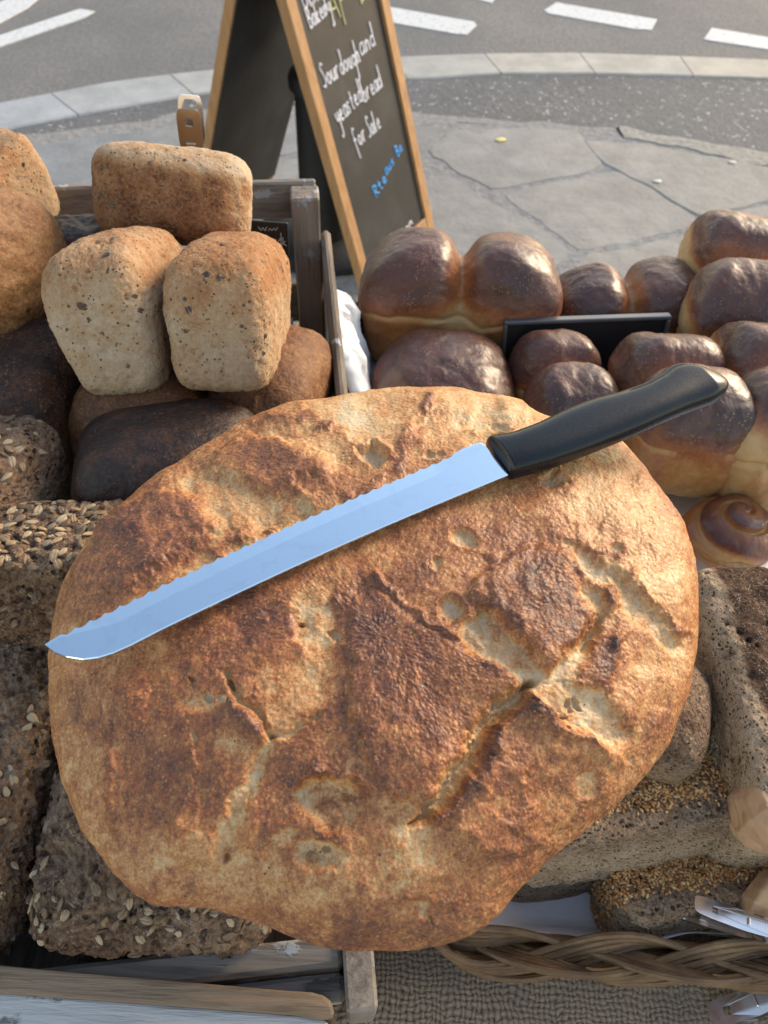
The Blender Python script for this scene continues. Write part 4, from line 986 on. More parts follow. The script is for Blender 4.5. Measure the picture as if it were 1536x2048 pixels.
# ================================================================== THE GIANT LOAF
OUTL = [(100, 1380), (100, 1300), (109, 1220), (133, 1162), (171, 1090), (219, 1033), (291, 974), (354, 930), (430, 885), (480, 850), (530, 825), (590, 810), (640, 805), (700, 795), (780, 782), (860, 778),
        (940, 785), (985, 795), (1040, 805), (1085, 835), (1150, 850), (1210, 866), (1250, 890), (1285, 930), (1320, 980), (1355, 1030), (1380, 1090), (1395, 1150), (1398, 1210), (1393, 1280), (1380, 1360), (1360, 1430),
        (1335, 1490), (1300, 1540), (1250, 1590), (1190, 1640), (1130, 1690), (1080, 1735), (1030, 1790), (980, 1845), (920, 1875), (850, 1895), (760, 1903), (650, 1893), (600, 1880), (540, 1855), (480, 1830), (420, 1815),
        (360, 1818), (300, 1808), (250, 1775), (200, 1720), (165, 1660), (140, 1600), (118, 1530), (105, 1450)]
def loafplane(px, py): return drop(px, py, .282+.016*(py-780)/1120)
ol = np.array([loafplane(*p) for p in OUTL]); gc = loafplane(760, 1350)
na, nrad, nlow = 1500, 400, 60
rel = ol-gc; ang = np.unwrap(np.arctan2(rel[:, 1], rel[:, 0])); rad = np.hypot(rel[:, 0], rel[:, 1])
if ang[-1] < ang[0]: ang, rad, relz = ang[::-1], rad[::-1], rel[::-1, 2]
else: relz = rel[:, 2]
A3 = np.r_[ang-2*math.pi, ang, ang+2*math.pi]; R3 = np.tile(rad, 3); Z3 = np.tile(relz, 3)
th = np.linspace(ang[0], ang[0]+2*math.pi, na, endpoint=False)
def sm(v, k=5):
    for _ in range(k): v = .25*np.roll(v, 1)+.5*v+.25*np.roll(v, -1)
    return v
Rt = sm(np.interp(th, A3, R3), 60); Zt = sm(np.interp(th, A3, Z3), 60)
Rt = Rt*(1+.006*fbm(np.c_[np.cos(th)*9, np.sin(th)*9, th*0], 3, 3))
tt = np.sin(np.linspace(0, 1, nrad+1)[1:]**.9*math.pi/2)
tl = np.cos(np.linspace(0, 1, nlow+1)[1:]*math.pi/2)
TT = np.r_[tt, tl[:-1]]; lowm = np.r_[np.zeros(nrad), np.ones(nlow-1)]
Tm, Am = np.meshgrid(TT, th, indexing='ij'); Lm = np.repeat(lowm[:, None], na, 1)
Rm = Tm*Rt[None]; X = gc[0]+Rm*np.cos(Am); Y = gc[1]+Rm*np.sin(Am)
H0 = .034
hz = np.where(Lm > 0, -.024*(1-Tm**3.2)**.5, H0*np.clip(1-Tm**2.4, 0, 1)**.60)
Zp = gc[2]+Zt[None]*Tm+hz
V = np.stack([X, Y, Zp], -1).reshape(-1, 3)
V = np.concatenate([V, [[gc[0], gc[1], gc[2]+H0]], [[gc[0], gc[1], gc[2]-.024]]])
nrow = len(TT); i, j = np.meshgrid(range(nrow-1), range(na), indexing='ij'); j2 = (j+1) % na
F = np.stack([i*na+j, (i+1)*na+j, (i+1)*na+j2, i*na+j2], -1).reshape(-1, 4)
jj = np.arange(na); c0, c1 = len(V)-2, len(V)-1
F = np.concatenate([F, np.stack([np.full(na, c0), jj, (jj+1) % na, (jj+1) % na], -1)[:0]])
tri_top = [(c0, int(a), int((a+1) % na)) for a in jj]; tri_bot = [(c1, int((nrow-1)*na+(a+1) % na), int((nrow-1)*na+a)) for a in jj]
N = normals(V, F)
up_sign = np.sign(N[:nrad*na//2, 2].mean()); 
if up_sign < 0: F = F[:, ::-1].copy(); N = -N; tri_top = [t[::-1] for t in tri_top]; tri_bot = [t[::-1] for t in tri_bot]
N[c0] = (0, 0, 1); N[c1] = (0, 0, -1)
# --- the crust relief: where the dough tore open, folded over or blistered, drawn on the loaf's own surface
GW_, GH_ = 768, 1024
gy, gx = np.mgrid[0:GH_, 0:GW_]; gx = gx*2.+1; gy = gy*2.+1
def blur(a, s):
    s = s/2.; k = int(3*s)+1; x = np.arange(-k, k+1); w_ = np.exp(-x**2/(2*s*s)); w_ /= w_.sum()
    f = np.fft.rfft2(np.pad(a, k, mode='edge')); sh = (a.shape[0]+2*k, a.shape[1]+2*k)
    K = np.zeros(sh); K[:2*k+1, :2*k+1] = np.outer(w_, w_); K = np.roll(K, (-k, -k), (0, 1))
    return np.fft.irfft2(f*np.fft.rfft2(K), s=sh)[k:-k, k:-k]
def poly(pts):
    m_ = np.zeros((GH_, GW_), bool); p = np.array(pts, float)
    for (x0, y0), (x1, y1) in zip(p, np.roll(p, -1, 0)):
        if y0 == y1: continue
        c_ = (gy >= min(y0, y1)) & (gy < max(y0, y1)) & (gx < x0+(gy-y0)/(y1-y0)*(x1-x0)); m_ ^= c_
    return m_.astype(float)
def line(pts, wd):
    """smooth ridge profile round a polyline; wd: one half width or one per point"""
    p = np.array(pts, float); wd = np.broadcast_to(np.asarray(wd, float), (len(p),)); best = np.zeros((GH_, GW_))
    for k in range(len(p)-1):
        a, b = p[k], p[k+1]; d = b-a; t = np.clip(((gx-a[0])*d[0]+(gy-a[1])*d[1])/(d @ d+1e-9), 0, 1)
        ww = wd[k]+(wd[k+1]-wd[k])*t; r2 = ((gx-a[0]-d[0]*t)**2+(gy-a[1]-d[1]*t)**2)/ww**2; best = np.maximum(best, np.exp(-r2))
    return best
def ell(x, y, rx, ry, rot=0, p=2):
    c_, s_ = math.cos(R(rot)), math.sin(R(rot)); u = ((gx-x)*c_+(gy-y)*s_)/rx; v = (-(gx-x)*s_+(gy-y)*c_)/ry
    return np.exp(-(u*u+v*v)**p)
flat = np.stack([gx.ravel(), gy.ravel(), gx.ravel()*0], -1)
def nz(s, o=3, sd=0, ax=1., ay=1.): return fbm(flat/[s*ax, s*ay, 1], o, sd).reshape(GH_, GW_)
BK = .525+.19*nz(170, 4, 3)+.10*nz(45, 3, 5); HT = .0035*nz(230, 3, 8)+.0012*nz(70, 3, 9)
for x, y, r_, a in [(300, 1080, 95, .22), (250, 1180, 70, .12), (560, 915, 80, .22), (480, 915, 50, .10), (660, 970, 60, .18), (840, 1290, 140, .17), (760, 1230, 70, .16), (700, 1420, 130, .14), (860, 1480, 120, .10), (1080, 1180, 100, .22), (1040, 1100, 80, .08),
                    (1140, 1260, 70, .15), (430, 1230, 110, .22), (520, 1230, 50, .14), (330, 1420, 130, .13), (400, 1560, 130, .13), (200, 1400, 70, .05), (540, 1640, 80, .22), (600, 1500, 80, .12), (720, 1800, 80, -.12), (850, 1790, 70, -.10),
                    (1050, 1520, 110, -.02), (1250, 1480, 90, -.08), (1300, 1150, 120, -.16), (1330, 1330, 80, -.16), (1210, 1000, 120, -.10), (760, 830, 110, -.22), (960, 820, 110, -.22), (620, 850, 70, -.16), (450, 1000, 90, -.15), (560, 1040, 60, -.16),
                    (420, 1700, 90, -.18), (620, 1760, 70, -.15), (300, 1740, 80, -.08), (820, 1690, 60, -.20), (930, 1720, 60, -.06), (700, 1870, 90, .22), (880, 1850, 70, .10), (1000, 1690, 60, .10), (1000, 1040, 80, .04), (130, 1300, 40, -.12), (1180, 1050, 60, .06)]:
    BK = BK+1.3*a*ell(x, y, r_, r_, 0, 1)
fold = sstep(.84, 1, 1-np.abs(nz(150, 3, 51, 1, 1.3)))*sstep(-.1, .3, nz(200, 2, 52)); HT = HT+.0013*fold; BK = BK+.11*fold-.16*sstep(.22, .5, nz(64, 3, 53))+.10*sstep(.25, .5, nz(38, 3, 54))
def bed(pts, pale, depth, edge=4, rim=.18, rimw=14, tex=.6):
    """torn open dough: pale and lower, with a browned lip round it"""
    global BK, HT
    m0 = poly(pts); a = blur(m0, edge+3.5)*np.clip(.9+.3*nz(40, 2, 16), 0, 1); lip = np.clip(blur(m0, rimw)-a, 0, 1)
    BK = BK*(1-a)+a*(pale+.06+.20*nz(26, 3, 11)+.12*nz(70, 2, 12)); BK = BK+rim*2.2*lip; HT = HT-1.05*depth*a+depth*.7*lip
def plateau(pts, h, brown, edge=6):
    global BK, HT
    a = blur(poly(pts), edge); HT = HT+1.1*h*a; BK = BK+brown*a
def ridge(pts, wd, h, brown):
    global BK, HT
    l = line(pts, wd); l = l*np.clip(.8+(.3 if brown > .36 else 1.0)*nz(34, 2, 15), .1, 1.3); HT = HT+h*.8*l; BK = BK+brown*l*(1+.5*nz(14, 2, 13))
def crack(pts, wd, depth, pale):
    global BK, HT
    l = line(pts, wd); HT = HT-1.2*depth*l; l = np.clip(l*1.25, 0, 1); BK = BK*(1-l)+l*pale
def hole(x, y, rx, ry, depth, rot=0, pale=.10, shade=True):
    global BK, HT
    e = ell(x, y, rx, ry, rot, 3); o_ = np.clip(ell(x, y, rx*1.5, ry*1.5, rot, 2)-e, 0, 1); HT = HT-depth*e+depth*.22*o_; BK = BK*(1-e)+pale*e+.07*o_
# left top: folds
plateau([(330, 985), (380, 990), (430, 1040), (400, 1080), (330, 1130), (240, 1180), (160, 1190), (150, 1130), (220, 1040)], .0022, .10)
bed([(345, 950), (400, 925), (450, 955), (545, 985), (600, 1000), (620, 1040), (560, 1070), (500, 1080), (440, 1040), (410, 1000), (350, 975)], .20, .0022, 6, .14)
bed([(330, 1150), (400, 1110), (470, 1080), (500, 1090), (440, 1140), (360, 1180), (280, 1215), (260, 1205)], .24, .0012, 8, .10)
ridge([(395, 1085), (450, 1065), (540, 1055)], 9, .0022, .20); ridge([(432, 1102), (470, 1068)], 12, .002, .45)
plateau([(440, 900), (480, 865), (560, 880), (640, 900), (660, 935), (600, 960), (560, 985), (490, 960), (420, 940)], .002, .08)
bed([(470, 855), (560, 845), (640, 865), (690, 900), (730, 940), (640, 925), (560, 885), (480, 870)], .26, .0014, 7, .10)
ridge([(590, 815), (650, 850), (700, 880)], 8, .0012, .25); ridge([(545, 830), (600, 835)], 8, .001, .25); ridge([(640, 852), (662, 850)], 7, .001, .30)
bed([(600, 980), (660, 985), (700, 1000), (620, 1030), (590, 1010)], .24, .0012, 6, .22); ridge([(590, 985), (650, 1000), (700, 985)], 9, .0018, .22)
ridge([(690, 1010), (730, 985), (770, 950), (800, 940)], 11, .0015, .22)
hole(742, 905, 30, 19, .0048, 15, .14); ridge([(712, 893), (740, 880), (772, 892), (785, 915)], 6, .0014, .08)
ridge([(858, 800), (838, 830), (818, 850), (806, 885), (800, 930)], 11, .0016, .36); ridge([(855, 805), (845, 818)], 9, .001, .2)
bed([(838, 838), (862, 818), (850, 850), (830, 868)], .26, .0026, 4, .12)
bed([(860, 840), (930, 815), (1000, 820), (1020, 850), (980, 860), (900, 880), (850, 885)], .20, .0020, 7, .12); hole(1000, 850, 18, 10, .002, 20, .2)
ridge([(840, 880), (930, 868), (1020, 860)], 8, .0018, .14); ridge([(980, 800), (1015, 808)], 9, .0018, .22); hole(868, 905, 16, 9, .0018, 0, .22)
# right
hole(1103, 962, 25, 15, .0048, 5, .24); hole(1118, 967, 16, 10, .001, 5, .22); ridge([(1070, 970), (1085, 985), (1130, 985), (1150, 965)], 7, .001, .10)
hole(930, 1076, 32, 17, .0024, 12, .20); hole(1138, 1090, 14, 8, .0014, 30, .24); hole(1240, 1090, 14, 9, .0016, 20, .12); hole(872, 1125, 18, 14, .0018, 0, .22)
ridge([(1160, 1060), (1185, 1085), (1235, 1105), (1270, 1145)], 10, .0018, .24)
bed([(1150, 1090), (1172, 1095), (1200, 1125), (1250, 1150), (1290, 1200), (1340, 1260), (1390, 1310), (1370, 1318), (1300, 1262), (1240, 1215), (1200, 1170), (1165, 1140)], .08, .0034, 4, .18)
ridge([(1270, 1150), (1300, 1195), (1345, 1250)], 7, .0014, .14)
bed([(1158, 1150), (1195, 1175), (1205, 1195), (1200, 1215), (1175, 1210), (1160, 1185)], .10, .0026, 4, .16)
ridge([(1155, 1138), (1190, 1162), (1215, 1190), (1222, 1215)], 9, .0030, .30); ridge([(1226, 1175), (1240, 1210), (1232, 1250), (1225, 1290)], 15, .0030, .36)
ridge([(1228, 1300), (1215, 1330), (1200, 1352)], 22, .0026, .55); crack([(1200, 1225), (1196, 1250), (1180, 1290)], 7, .003, .2)
bed([(955, 1212), (990, 1224), (1033, 1263), (1069, 1314), (1100, 1349), (1155, 1290), (1194, 1251), (1192, 1290), (1174, 1322), (1147, 1365), (1201, 1384), (1235, 1430), (1268, 1478), (1201, 1482), (1108, 1436), (1061, 1385), (1045, 1368), (979, 1314), (916, 1275), (908, 1263), (948, 1236)], .07, .0032, 4, .15)
plateau([(960, 1150), (1060, 1085), (1140, 1110), (1150, 1160), (1190, 1220), (1150, 1290), (1100, 1340), (1075, 1310), (1035, 1260), (985, 1220), (930, 1180)], .0030, .06)
ridge([(950, 1205), (1000, 1228), (1040, 1275), (1072, 1325)], 7, .0010, .20)
hole(903, 1218, 26, 21, .0036, 0, .10); hole(1138, 1410, 9, 12, .0022, 20, .06); hole(1158, 1405, 7, 11, .002, -20, .06); hole(1125, 1435, 8, 5, .0018, 0, .1)
ridge([(745, 1150), (791, 1181), (819, 1216), (870, 1252), (909, 1271), (955, 1310), (1000, 1340), (1045, 1372)], 8, .0030, .20)
plateau([(700, 1200), (760, 1180), (830, 1240), (900, 1280), (1035, 1370), (985, 1430), (920, 1530), (860, 1610), (800, 1600), (740, 1540), (700, 1400)], .0026, .10)
hole(970, 1270, 12, 10, .001, 0, .1)
# the deep diagonal tear and its burnt lip
crack([(1062, 1368), (1040, 1392), (990, 1432), (960, 1470), (935, 1520), (905, 1565), (870, 1605), (825, 1650)], [8, 15, 20, 17, 19, 21, 16, 7], .0066, .13)
ridge([(1058, 1402), (1085, 1430), (1100, 1450)], 17, .0032, .40); ridge([(1062, 1408), (1010, 1440), (985, 1475), (968, 1520), (950, 1560), (920, 1595), (870, 1642)], [16, 16, 15, 14, 14, 13, 11], .0034, .52)
ridge([(1085, 1420), (1180, 1490), (1240, 1530)], 10, .0012, .10)
plateau([(1060, 1400), (1110, 1440), (1200, 1490), (1260, 1500), (1220, 1590), (1100, 1690), (1000, 1720), (900, 1660), (950, 1570), (990, 1470)], .0022, .03)
hole(1170, 1570, 22, 30, .001, 30, .28)
# left middle: star shaped tear
crack([(459, 1345), (462, 1370), (479, 1398), (510, 1418), (524, 1447), (541, 1468)], [6, 8, 8, 11, 9, 8], .0030, .14)
crack([(541, 1468), (575, 1462), (605, 1442), (640, 1425)], [8, 7, 6, 4], .0022, .16)
bed([(541, 1462), (600, 1445), (640, 1420), (665, 1380), (672, 1340), (645, 1312), (608, 1314), (584, 1300), (576, 1334), (518, 1318), (510, 1369), (530, 1420)], .27, .0012, 10, .05)
bed([(590, 1190), (610, 1160), (650, 1150), (672, 1180), (680, 1230), (672, 1275), (645, 1310), (610, 1305), (588, 1270), (582, 1230)], .24, .0022, 6, .12)
ridge([(678, 1195), (690, 1215), (702, 1235)], 14, .0022, .34); ridge([(680, 1270), (690, 1295)], 10, .0014, .2); ridge([(683, 1360), (690, 1395), (685, 1410)], 10, .0016, .28)
hole(672, 1262, 9, 14, .002, 0, .18); hole(598, 1246, 5, 6, .002, 0, .5); ridge([(584, 1190), (582, 1260), (596, 1300)], 6, .0008, .14)
ridge([(470, 1410), (492, 1438), (512, 1455)], 17, .0028, .52); ridge([(440, 1452), (500, 1465), (535, 1470)], 8, .0012, .16)
bed([(530, 1470), (548, 1478), (532, 1520), (525, 1560), (505, 1600), (490, 1640), (462, 1680), (440, 1715), (420, 1700), (430, 1660), (460, 1630), (485, 1585), (500, 1540), (512, 1500)], .10, .0024, 5, .12)
hole(475, 1600, 20, 34, .0016, 35, .22); hole(455, 1716, 6, 12, .003, 25, .15); hole(385, 1362, 6, 7, .0026, 0, .12); hole(462, 1367, 6, 9, .003, 0, .1)
bed([(360, 1405), (385, 1390), (420, 1392), (425, 1415), (400, 1425), (370, 1425)], .24, .0018, 5, .08); hole(410, 1395, 9, 8, .002, 0, .12); hole(445, 1400, 16, 14, .0014, 0, .24); hole(388, 1478, 5, 10, .0012, 0, .2)
bed([(425, 1465), (500, 1475), (515, 1500), (500, 1540), (470, 1520), (430, 1490)], .30, .0008, 10, .03)
for x, y, rx, ry in [(290, 1435, 14, 18), (275, 1385, 12, 8), (205, 1415, 6, 12), (320, 1300, 12, 10), (645, 1485, 24, 16), (610, 1510, 22, 14), (240, 1500, 10, 8), (640, 1600, 1, 1), (1100, 1600, 30, 18), (360, 1760, 12, 8)]:
    BK = BK-.16*ell(x, y, rx, ry, 0, 1)
# the two oval blisters below
bed([(592, 1591), (600, 1564), (639, 1550), (690, 1556), (722, 1585), (733, 1611), (725, 1632), (701, 1656), (662, 1666), (628, 1640), (603, 1615)], .24, .0040, 5, .10)
ridge([(595, 1560), (640, 1541), (695, 1546), (745, 1572)], 9, .0020, .20); BK = BK+.26*line([(640, 1610), (690, 1600), (720, 1590)], 14)*(1+nz(12, 2, 4)); ridge([(620, 1650), (650, 1668), (672, 1672)], 6, .0014, .15)
BK = BK-.14*line([(600, 1590), (615, 1625), (645, 1655)], 10)
hole(635, 1709, 48, 29, .0028, -5, .20); hole(624, 1720, 11, 10, .0022, 0, .16); hole(645, 1702, 9, 8, .0018, 0, .16)
hole(860, 1847, 5, 6, .003, 0, .2); hole(872, 1860, 5, 5, .003, 0, .2); hole(842, 1815, 22, 26, .0012, 0, .3); ridge([(790, 1800), (820, 1785), (860, 1800)], 10, .001, .12)
ridge([(905, 1800), (920, 1830)], 5, .0005, .12); ridge([(560, 1870), (650, 1880), (760, 1890), (860, 1880)], 16, .001, .12)
# sample on the loaf
BK = np.where(BK > .62, .62+.62*(BK-.62), BK)
px, zd = project(V)
top = np.r_[np.repeat(lowm == 0, na), [True, False]]
wv = np.c_[fbm(px.repeat(1, 0)[:, [0, 1, 1]]/[26, 26, 1e9], 3, 21), fbm(px[:, [0, 1, 1]]/[26, 26, 1e9], 3, 22)]*13
wv = wv+np.c_[fbm(px[:, [0, 1, 1]]/[9, 9, 1e9], 2, 23), fbm(px[:, [0, 1, 1]]/[9, 9, 1e9], 2, 24)]*3.5
def sample(Mp, p):
    x = np.clip((p[:, 0]-1)/2, 0, GW_-1.001); y = np.clip((p[:, 1]-1)/2, 0, GH_-1.001); i_, j_ = y.astype(int), x.astype(int); fy, fx = y-i_, x-j_
    return (Mp[i_, j_]*(1-fx)+Mp[i_, j_+1]*fx)*(1-fy)+(Mp[i_+1, j_]*(1-fx)+Mp[i_+1, j_+1]*fx)*fy
q = px+wv; bk = sample(BK, q); ht = sample(HT, q)
fade = np.where(top, 1, 0.0)*sstep(0, .10, np.r_[1-np.repeat(TT, na)*np.repeat(1-lowm, na)+0, [1, 0]]*1.0)
edge = np.r_[np.repeat(np.where(lowm > 0, 1, np.clip((TT-.93)/.07, 0, 1)), na), [0, 1]]
bk = bk*np.clip(fade+.6, 0, 1)+(1-np.clip(fade+.6, 0, 1))*.44
mm = V*1000.
blis = np.clip(.62-worley(mm/[1.5, 1.5, 1.5], 5), 0, 1)*sstep(-.25, .35, fbm(mm/9, 2, 31))          # tiny crust blisters
wr = 1-np.abs(fbm(mm/[4.2, 4.2, 4.2], 4, 33)); g3 = fbm(mm/1.5, 3, 35); big = fbm(mm/16, 3, 36)
amp = np.where(top, 1.0, .8)*(.55+.9*np.clip(bk, 0, .8))
disp = ht*fade+big*.0010+(wr-.75)*.0005*amp+blis*.0005*amp+g3*.00014
rimk = np.r_[np.repeat(np.where(lowm > 0, 1, sstep(.70, .98, TT)), na), [0, 1]]*sstep(900, 1500, px[:, 1]); bk = bk+.05*rimk  # browner towards the near rim and underside
bk = bk+.05*g3+.08*(blis-.1)*-1+.06*(wr-.75)
V = V+N*disp[:, None]
# --- the knife lies on the crust: its plane, and the dent it presses
KN = np.array([.01, -.05, 1.0]); KN /= np.linalg.norm(KN)
KP = drop(700, 1090, .2515)
def kp(px_, py_): return onplane(px_, py_, KP, KN)
BLADE_LOW = [(89, 1290), (106, 1303), (132, 1314), (166, 1319), (197, 1315), (226, 1306), (262, 1290), (322, 1259)]+[(x_, 1259-.446*(x_-322)-8*math.sin(math.pi*(x_-322)/695)) for x_ in range(372, 1000, 50)]+[(1017, 949)]
serr0, serr1 = np.array([118., 1272.]), np.array([925., 903.])
HANDLE = [(971, 879), (984, 875), (1019, 870), (1073, 850), (1127, 823), (1181, 802), (1234, 789), (1281, 773), (1317, 752), (1334, 736), (1356, 731), (1395, 739), (1431, 750), (1453, 759), (1458, 772), (1452, 784), (1429, 799),
          (1377, 818), (1288, 857), (1181, 900), (1109, 926), (1027, 949), (1016, 944), (994, 916)]
kd = (V-KP) @ KN; kx = np.array(kp(1000, 912))-np.array(kp(100, 1290)); kl = np.linalg.norm(kx); kx = kx/kl; ky = np.cross(KN, kx)
s_ = (V-np.array(kp(100, 1290))) @ kx/kl; lat = (V-(np.array(kp(100, 1290))+np.array(kp(1000, 912)))/2) @ ky
pen = sstep(.030, .018, np.abs(lat))*sstep(-.06, 0, s_); lim = np.where(s_ > .97, -.0085, -.0011)
V = V-KN*(np.clip(kd-lim, 0, .02)*pen)[:, None]
giant_F = [tuple(f) for f in ()]
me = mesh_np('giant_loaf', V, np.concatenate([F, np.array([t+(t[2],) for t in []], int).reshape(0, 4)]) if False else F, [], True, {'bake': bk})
bm = __import__('bmesh').new(); bm.from_mesh(me); bm.verts.ensure_lookup_table()
for t in tri_top+tri_bot:
    f = bm.faces.new([bm.verts[k] for k in t]); f.smooth = True
bm.to_mesh(me); bm.free()
B_sour = [(0, (.62, .50, .33)), (.18, (.58, .40, .21)), (.36, (.51, .272, .108)), (.52, (.38, .155, .056)), (.70, (.225, .082, .034)), (.86, (.135, .050, .030)), (1, (.060, .027, .020))]
g = NG('sourdough_crust'); co = g.coord('Object'); b = g.attr('bake')
n1 = g.noise(co, 130, 6, .68, .3); n2 = g.noise(co, 620, 4, .65); n3 = g.noise(g.coord('Object', (1, .45, 1)), 330, 4, .6, .8); vv = g.voro(co, 560)
f_ = g.math('ADD', b, g.math('MULTIPLY', g.math('SUBTRACT', n1, .5), .50)); f_ = g.math('ADD', f_, g.math('MULTIPLY', g.math('SUBTRACT', n2, .5), .50)); f_ = g.math('ADD', f_, g.math('MULTIPLY', g.math('SUBTRACT', n3, .5), .60))
n6 = g.noise(co, 1150, 2, .6); f_ = g.math('ADD', f_, g.math('MULTIPLY', g.math('SUBTRACT', n6, .5), .55)); c = g.ramp(f_, B_sour); n5 = g.noise(co, 48, 4, .6); c = g.mix(g.mapr(n5, .48, .66, 0, .40), c, g.mix(1, c, (1.0, .80, .66), 'MULTIPLY'))
k = g.math('MULTIPLY', g.mapr(vv, .36, .18), g.mapr(g.noise(co, 190, 3), .46, .62, 0, .42)); c = g.mix(k, c, (.60, .38, .17))
v2 = g.voro(co, 170); k2 = g.math('MULTIPLY', g.mapr(v2, .085, .05), g.mapr(g.noise(co, 70, 2), .5, .56)); c = g.mix(k2, c, (.05, .03, .015))
nr = g.bump(n1, .0005); nr = g.bump(g.math('MULTIPLY', vv, -1), .0004, .6, nr); nr = g.bump(n2, .00028, 1, nr)
M_sour = g.done(c, g.mapr(n2, .3, .7, .36, .56), nr, **{'Specular IOR Level': .42})
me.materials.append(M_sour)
GO = obj('giant_loaf', me); gcc = Vector([float(gc[0]), float(gc[1]), float(gc[2]-.024)])
me.transform(Matrix.Translation(-gcc)); GO.location = gcc
tag(GO, 'giant flat golden brown country loaf with torn crust lying under the knife', 'bread')

# ================================================================== THE BREAD KNIFE
K0 = Vector([float(x) for x in kp(1000, 915)])
knife = obj('bread_knife', None, loc=K0); tag(knife, 'serrated bread knife with a black plastic handle lying on the giant loaf', 'knife')
K0 = np.array(K0)
g = NG('polished_blade'); co = g.coord('Object'); n = g.noise(co, 45, 5, .6, 1.5); n2 = g.noise(g.coord('Object', (.4, 1, 1)), 700, 3); sm_ = g.math('ADD', g.mapr(n, .50, .72, .07, .24), g.mapr(n2, .55, .8, 0, .12))
M_blade = g.done(g.mix(g.mapr(n, .54, .68, 0, .5), (.74, .88, 1.0), (.60, .72, .86)), sm_, None, **{'Metallic': 1.0})  # blue of the reflected sky mixed into the steel colour, plus smudges
g = NG('black_handle'); n = g.noise(g.coord(), 900, 2); M_handle = g.done((.005, .008, .013), g.mapr(n, .3, .7, .25, .31), None, **{'Specular IOR Level': .36})
CUSP = [(123, 1268), (150, 1254), (179, 1239), (209, 1224), (238, 1209), (268, 1195), (296, 1181), (323.5, 1166.5), (352, 1153), (381, 1140), (408, 1126.5), (435, 1113.5), (462, 1101), (489, 1088.5), (516, 1076.5), (543, 1064), (569, 1052), (595, 1040.3), (621.5, 1029), (647, 1018), (671, 1007.5), (697, 996.7), (721, 986.5), (746, 975.8), (770, 965.5), (794, 955.5), (817, 945.5), (841, 935.2), (864, 926), (888, 916), (909, 905.5)]
ns = len(CUSP)-1; up_pts = [(89, 1289), (104, 1279)]
sd_ = serr1-serr0; nrm = np.array([-sd_[1], sd_[0]]); nrm /= np.linalg.norm(nrm)
nrm = nrm if nrm[1] > 0 else -nrm
for k in range(ns):
    for t in np.linspace(0, 1, 7)[:-1]:
        p = np.array(CUSP[k])*(1-t)+np.array(CUSP[k+1])*t
        up_pts.append(tuple(p+nrm*((5.8-2.0*k/ns)*math.sin(math.pi*t**.8)**.85)))
up_pts += [CUSP[-1], (920, 899.5), (925, 897), (960, 884), (969, 889)]
low = BLADE_LOW[1:]
TH = .0016
top_e = np.array([kp(*p) for p in up_pts]); lowc = np.array([kp(*p) for p in low]); heel = np.array([kp(975, 890), kp(1024, 954)])
# three rails: cutting edge, grind line, spine
du = np.r_[0, np.cumsum(np.linalg.norm(np.diff(top_e, axis=0), axis=1))]; dl_ = np.r_[0, np.cumsum(np.linalg.norm(np.diff(lowc, axis=0), axis=1))]
nS = 560; xs = np.linspace(0, 1, nS)
ax = (kp(1000, 915)-kp(90, 1290)); AL = np.linalg.norm(ax); ax = ax/AL; ay = np.cross(KN, ax)
O = np.array(kp(90, 1290))
def rail(pts):
    x = (pts-O) @ ax; y = (pts-O) @ ay; o_ = np.argsort(x, kind='stable'); return x[o_], y[o_]
ux, uy = rail(top_e); lx, ly = rail(np.concatenate([[np.array(kp(90, 1290))], lowc]))
X0 = 0; X1 = min(ux[-1], lx[-1]); gxs = np.linspace(0.0003, 1, nS); gxs = X0+(X1-X0)*gxs
yu = np.interp(gxs, ux, uy); yl = np.interp(gxs, lx, ly)
smooth_u = np.convolve(np.pad(yu, 30, mode='edge'), np.ones(61)/61, 'valid'); grind = smooth_u-.0062*sstep(0, .03, gxs)*sstep(X1-.004, X1-.03, gxs); grind = np.minimum(grind, yu-.0010)
grind = np.maximum(grind, yl+(yu-yl)*.3)
def B3(x, y, z): return O+np.outer(x, ax)+np.outer(y, ay)+np.outer(z, KN)-K0
z0 = np.zeros(nS)
zb_ = -.11*(yu-grind)
rows = [B3(gxs, yu-.0005*sstep(0, .01, gxs), zb_-.0004), B3(gxs, yu, zb_), B3(gxs, grind, z0), B3(gxs, yl+.0004, z0), B3(gxs, yl, z0-.0004), B3(gxs, yl, z0-TH+.0002), B3(gxs, yl+.0005, z0-TH), B3(gxs, grind, z0-TH)]
Vb = np.concatenate(rows); nR = len(rows)
Fb = [(r_*nS+i, ((r_+1) % nR)*nS+i, ((r_+1) % nR)*nS+i+1, r_*nS+i+1) for r_ in range(nR) for i in range(nS-1)]+[[r_*nS for r_ in range(nR)], [r_*nS+nS-1 for r_ in range(nR)][::-1]]
q = MB(); q.add(Vb, Fb); bl = q.build('blade', M_blade, knife)
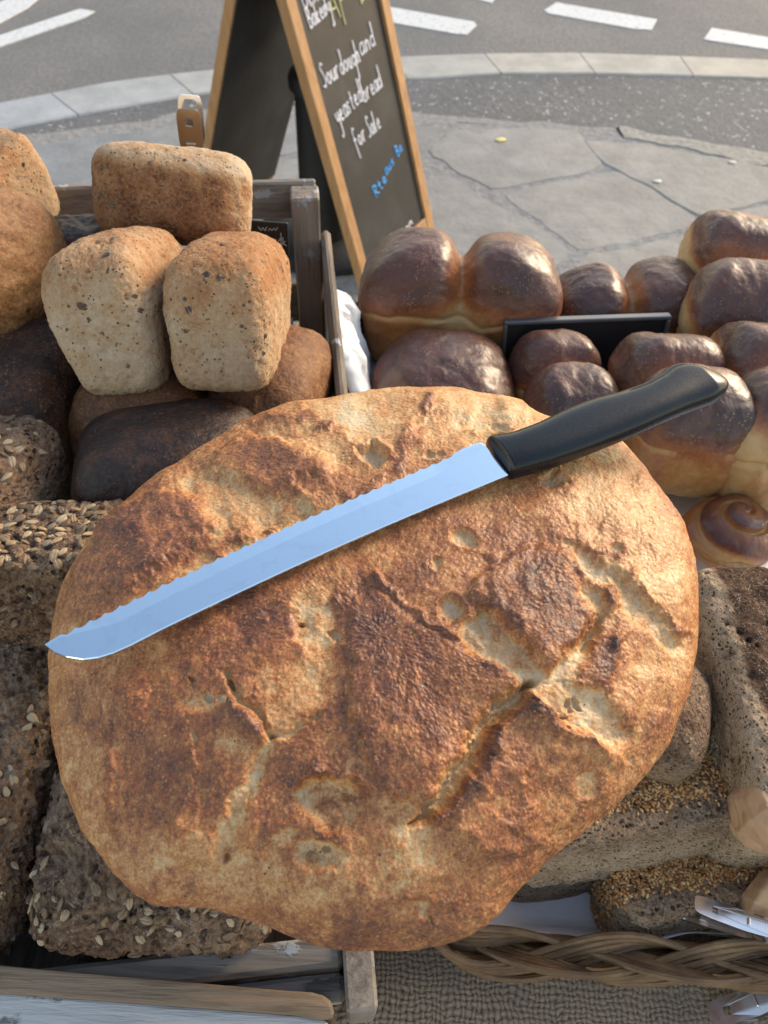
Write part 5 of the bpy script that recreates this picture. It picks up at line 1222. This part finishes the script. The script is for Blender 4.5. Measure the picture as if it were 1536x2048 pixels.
# handle: cross sections along its length, rounded
hp = np.array([kp(*p) for p in HANDLE]); hx = (hp-O) @ ax; hy = (hp-O) @ ay
nh = 150; tX = .5-.5*np.cos(np.linspace(0, math.pi, nh)); X_ = hx.min()+.0002+(hx.max()-hx.min()-.0004)*tX
hiY, loY = np.full(nh, -9.), np.full(nh, 9.)
for (xa, ya), (xb, yb) in zip(zip(hx, hy), zip(np.roll(hx, -1), np.roll(hy, -1))):
    if abs(xb-xa) < 1e-9: continue
    ok = (X_ >= min(xa, xb)-1e-9) & (X_ <= max(xa, xb)+1e-9); yy = ya+(X_-xa)/(xb-xa)*(yb-ya)
    hiY = np.where(ok, np.maximum(hiY, yy), hiY); loY = np.where(ok, np.minimum(loY, yy), loY)
def sm1(v, k):
    for _ in range(k): v = np.r_[v[0], .25*v[:-2]+.5*v[1:-1]+.25*v[2:], v[-1]]
    return v
hiY, loY = sm1(hiY, 6), sm1(loY, 6); md = (hiY+loY)/2; hf = np.maximum((hiY-loY)/2, .0004)
xl = X_-X_[0]; xr = X_[-1]-X_
HZ = .0078*np.minimum(1, (xl/.0022+.02))**.4*np.minimum(1, (xr/.012+.002))**.45
nc = 64; ph_ = 2*math.pi*np.arange(nc)/nc; cy = np.sign(np.cos(ph_))*np.abs(np.cos(ph_))**.80; cz = np.sign(np.sin(ph_))*np.abs(np.sin(ph_))**.78
Vh = []
for i_ in range(nh):
    z_ = cz*HZ[i_]
    inset = sstep(.55*(X_[-1]-X_[0]), .62*(X_[-1]-X_[0]), xl[i_])*sstep(.003, .022, xr[i_])        # moulded panel near the butt
    gro = np.exp(-((np.abs(cy)-.70)/.045)**2)*(cz > 0)*(cy > 0)*inset*.0007
    Vh.append(B3(np.full(nc, X_[i_]), md[i_]+cy*hf[i_], z_-gro-.0012))
Vh = np.concatenate(Vh)
Fh = [(i_*nc+j_, i_*nc+(j_+1) % nc, (i_+1)*nc+(j_+1) % nc, (i_+1)*nc+j_) for i_ in range(nh-1) for j_ in range(nc)]+[list(range(nc))[::-1], [(nh-1)*nc+j_ for j_ in range(nc)]]
q = MB(); q.add(Vh, Fh); hd = q.build('handle', M_handle, knife, True)
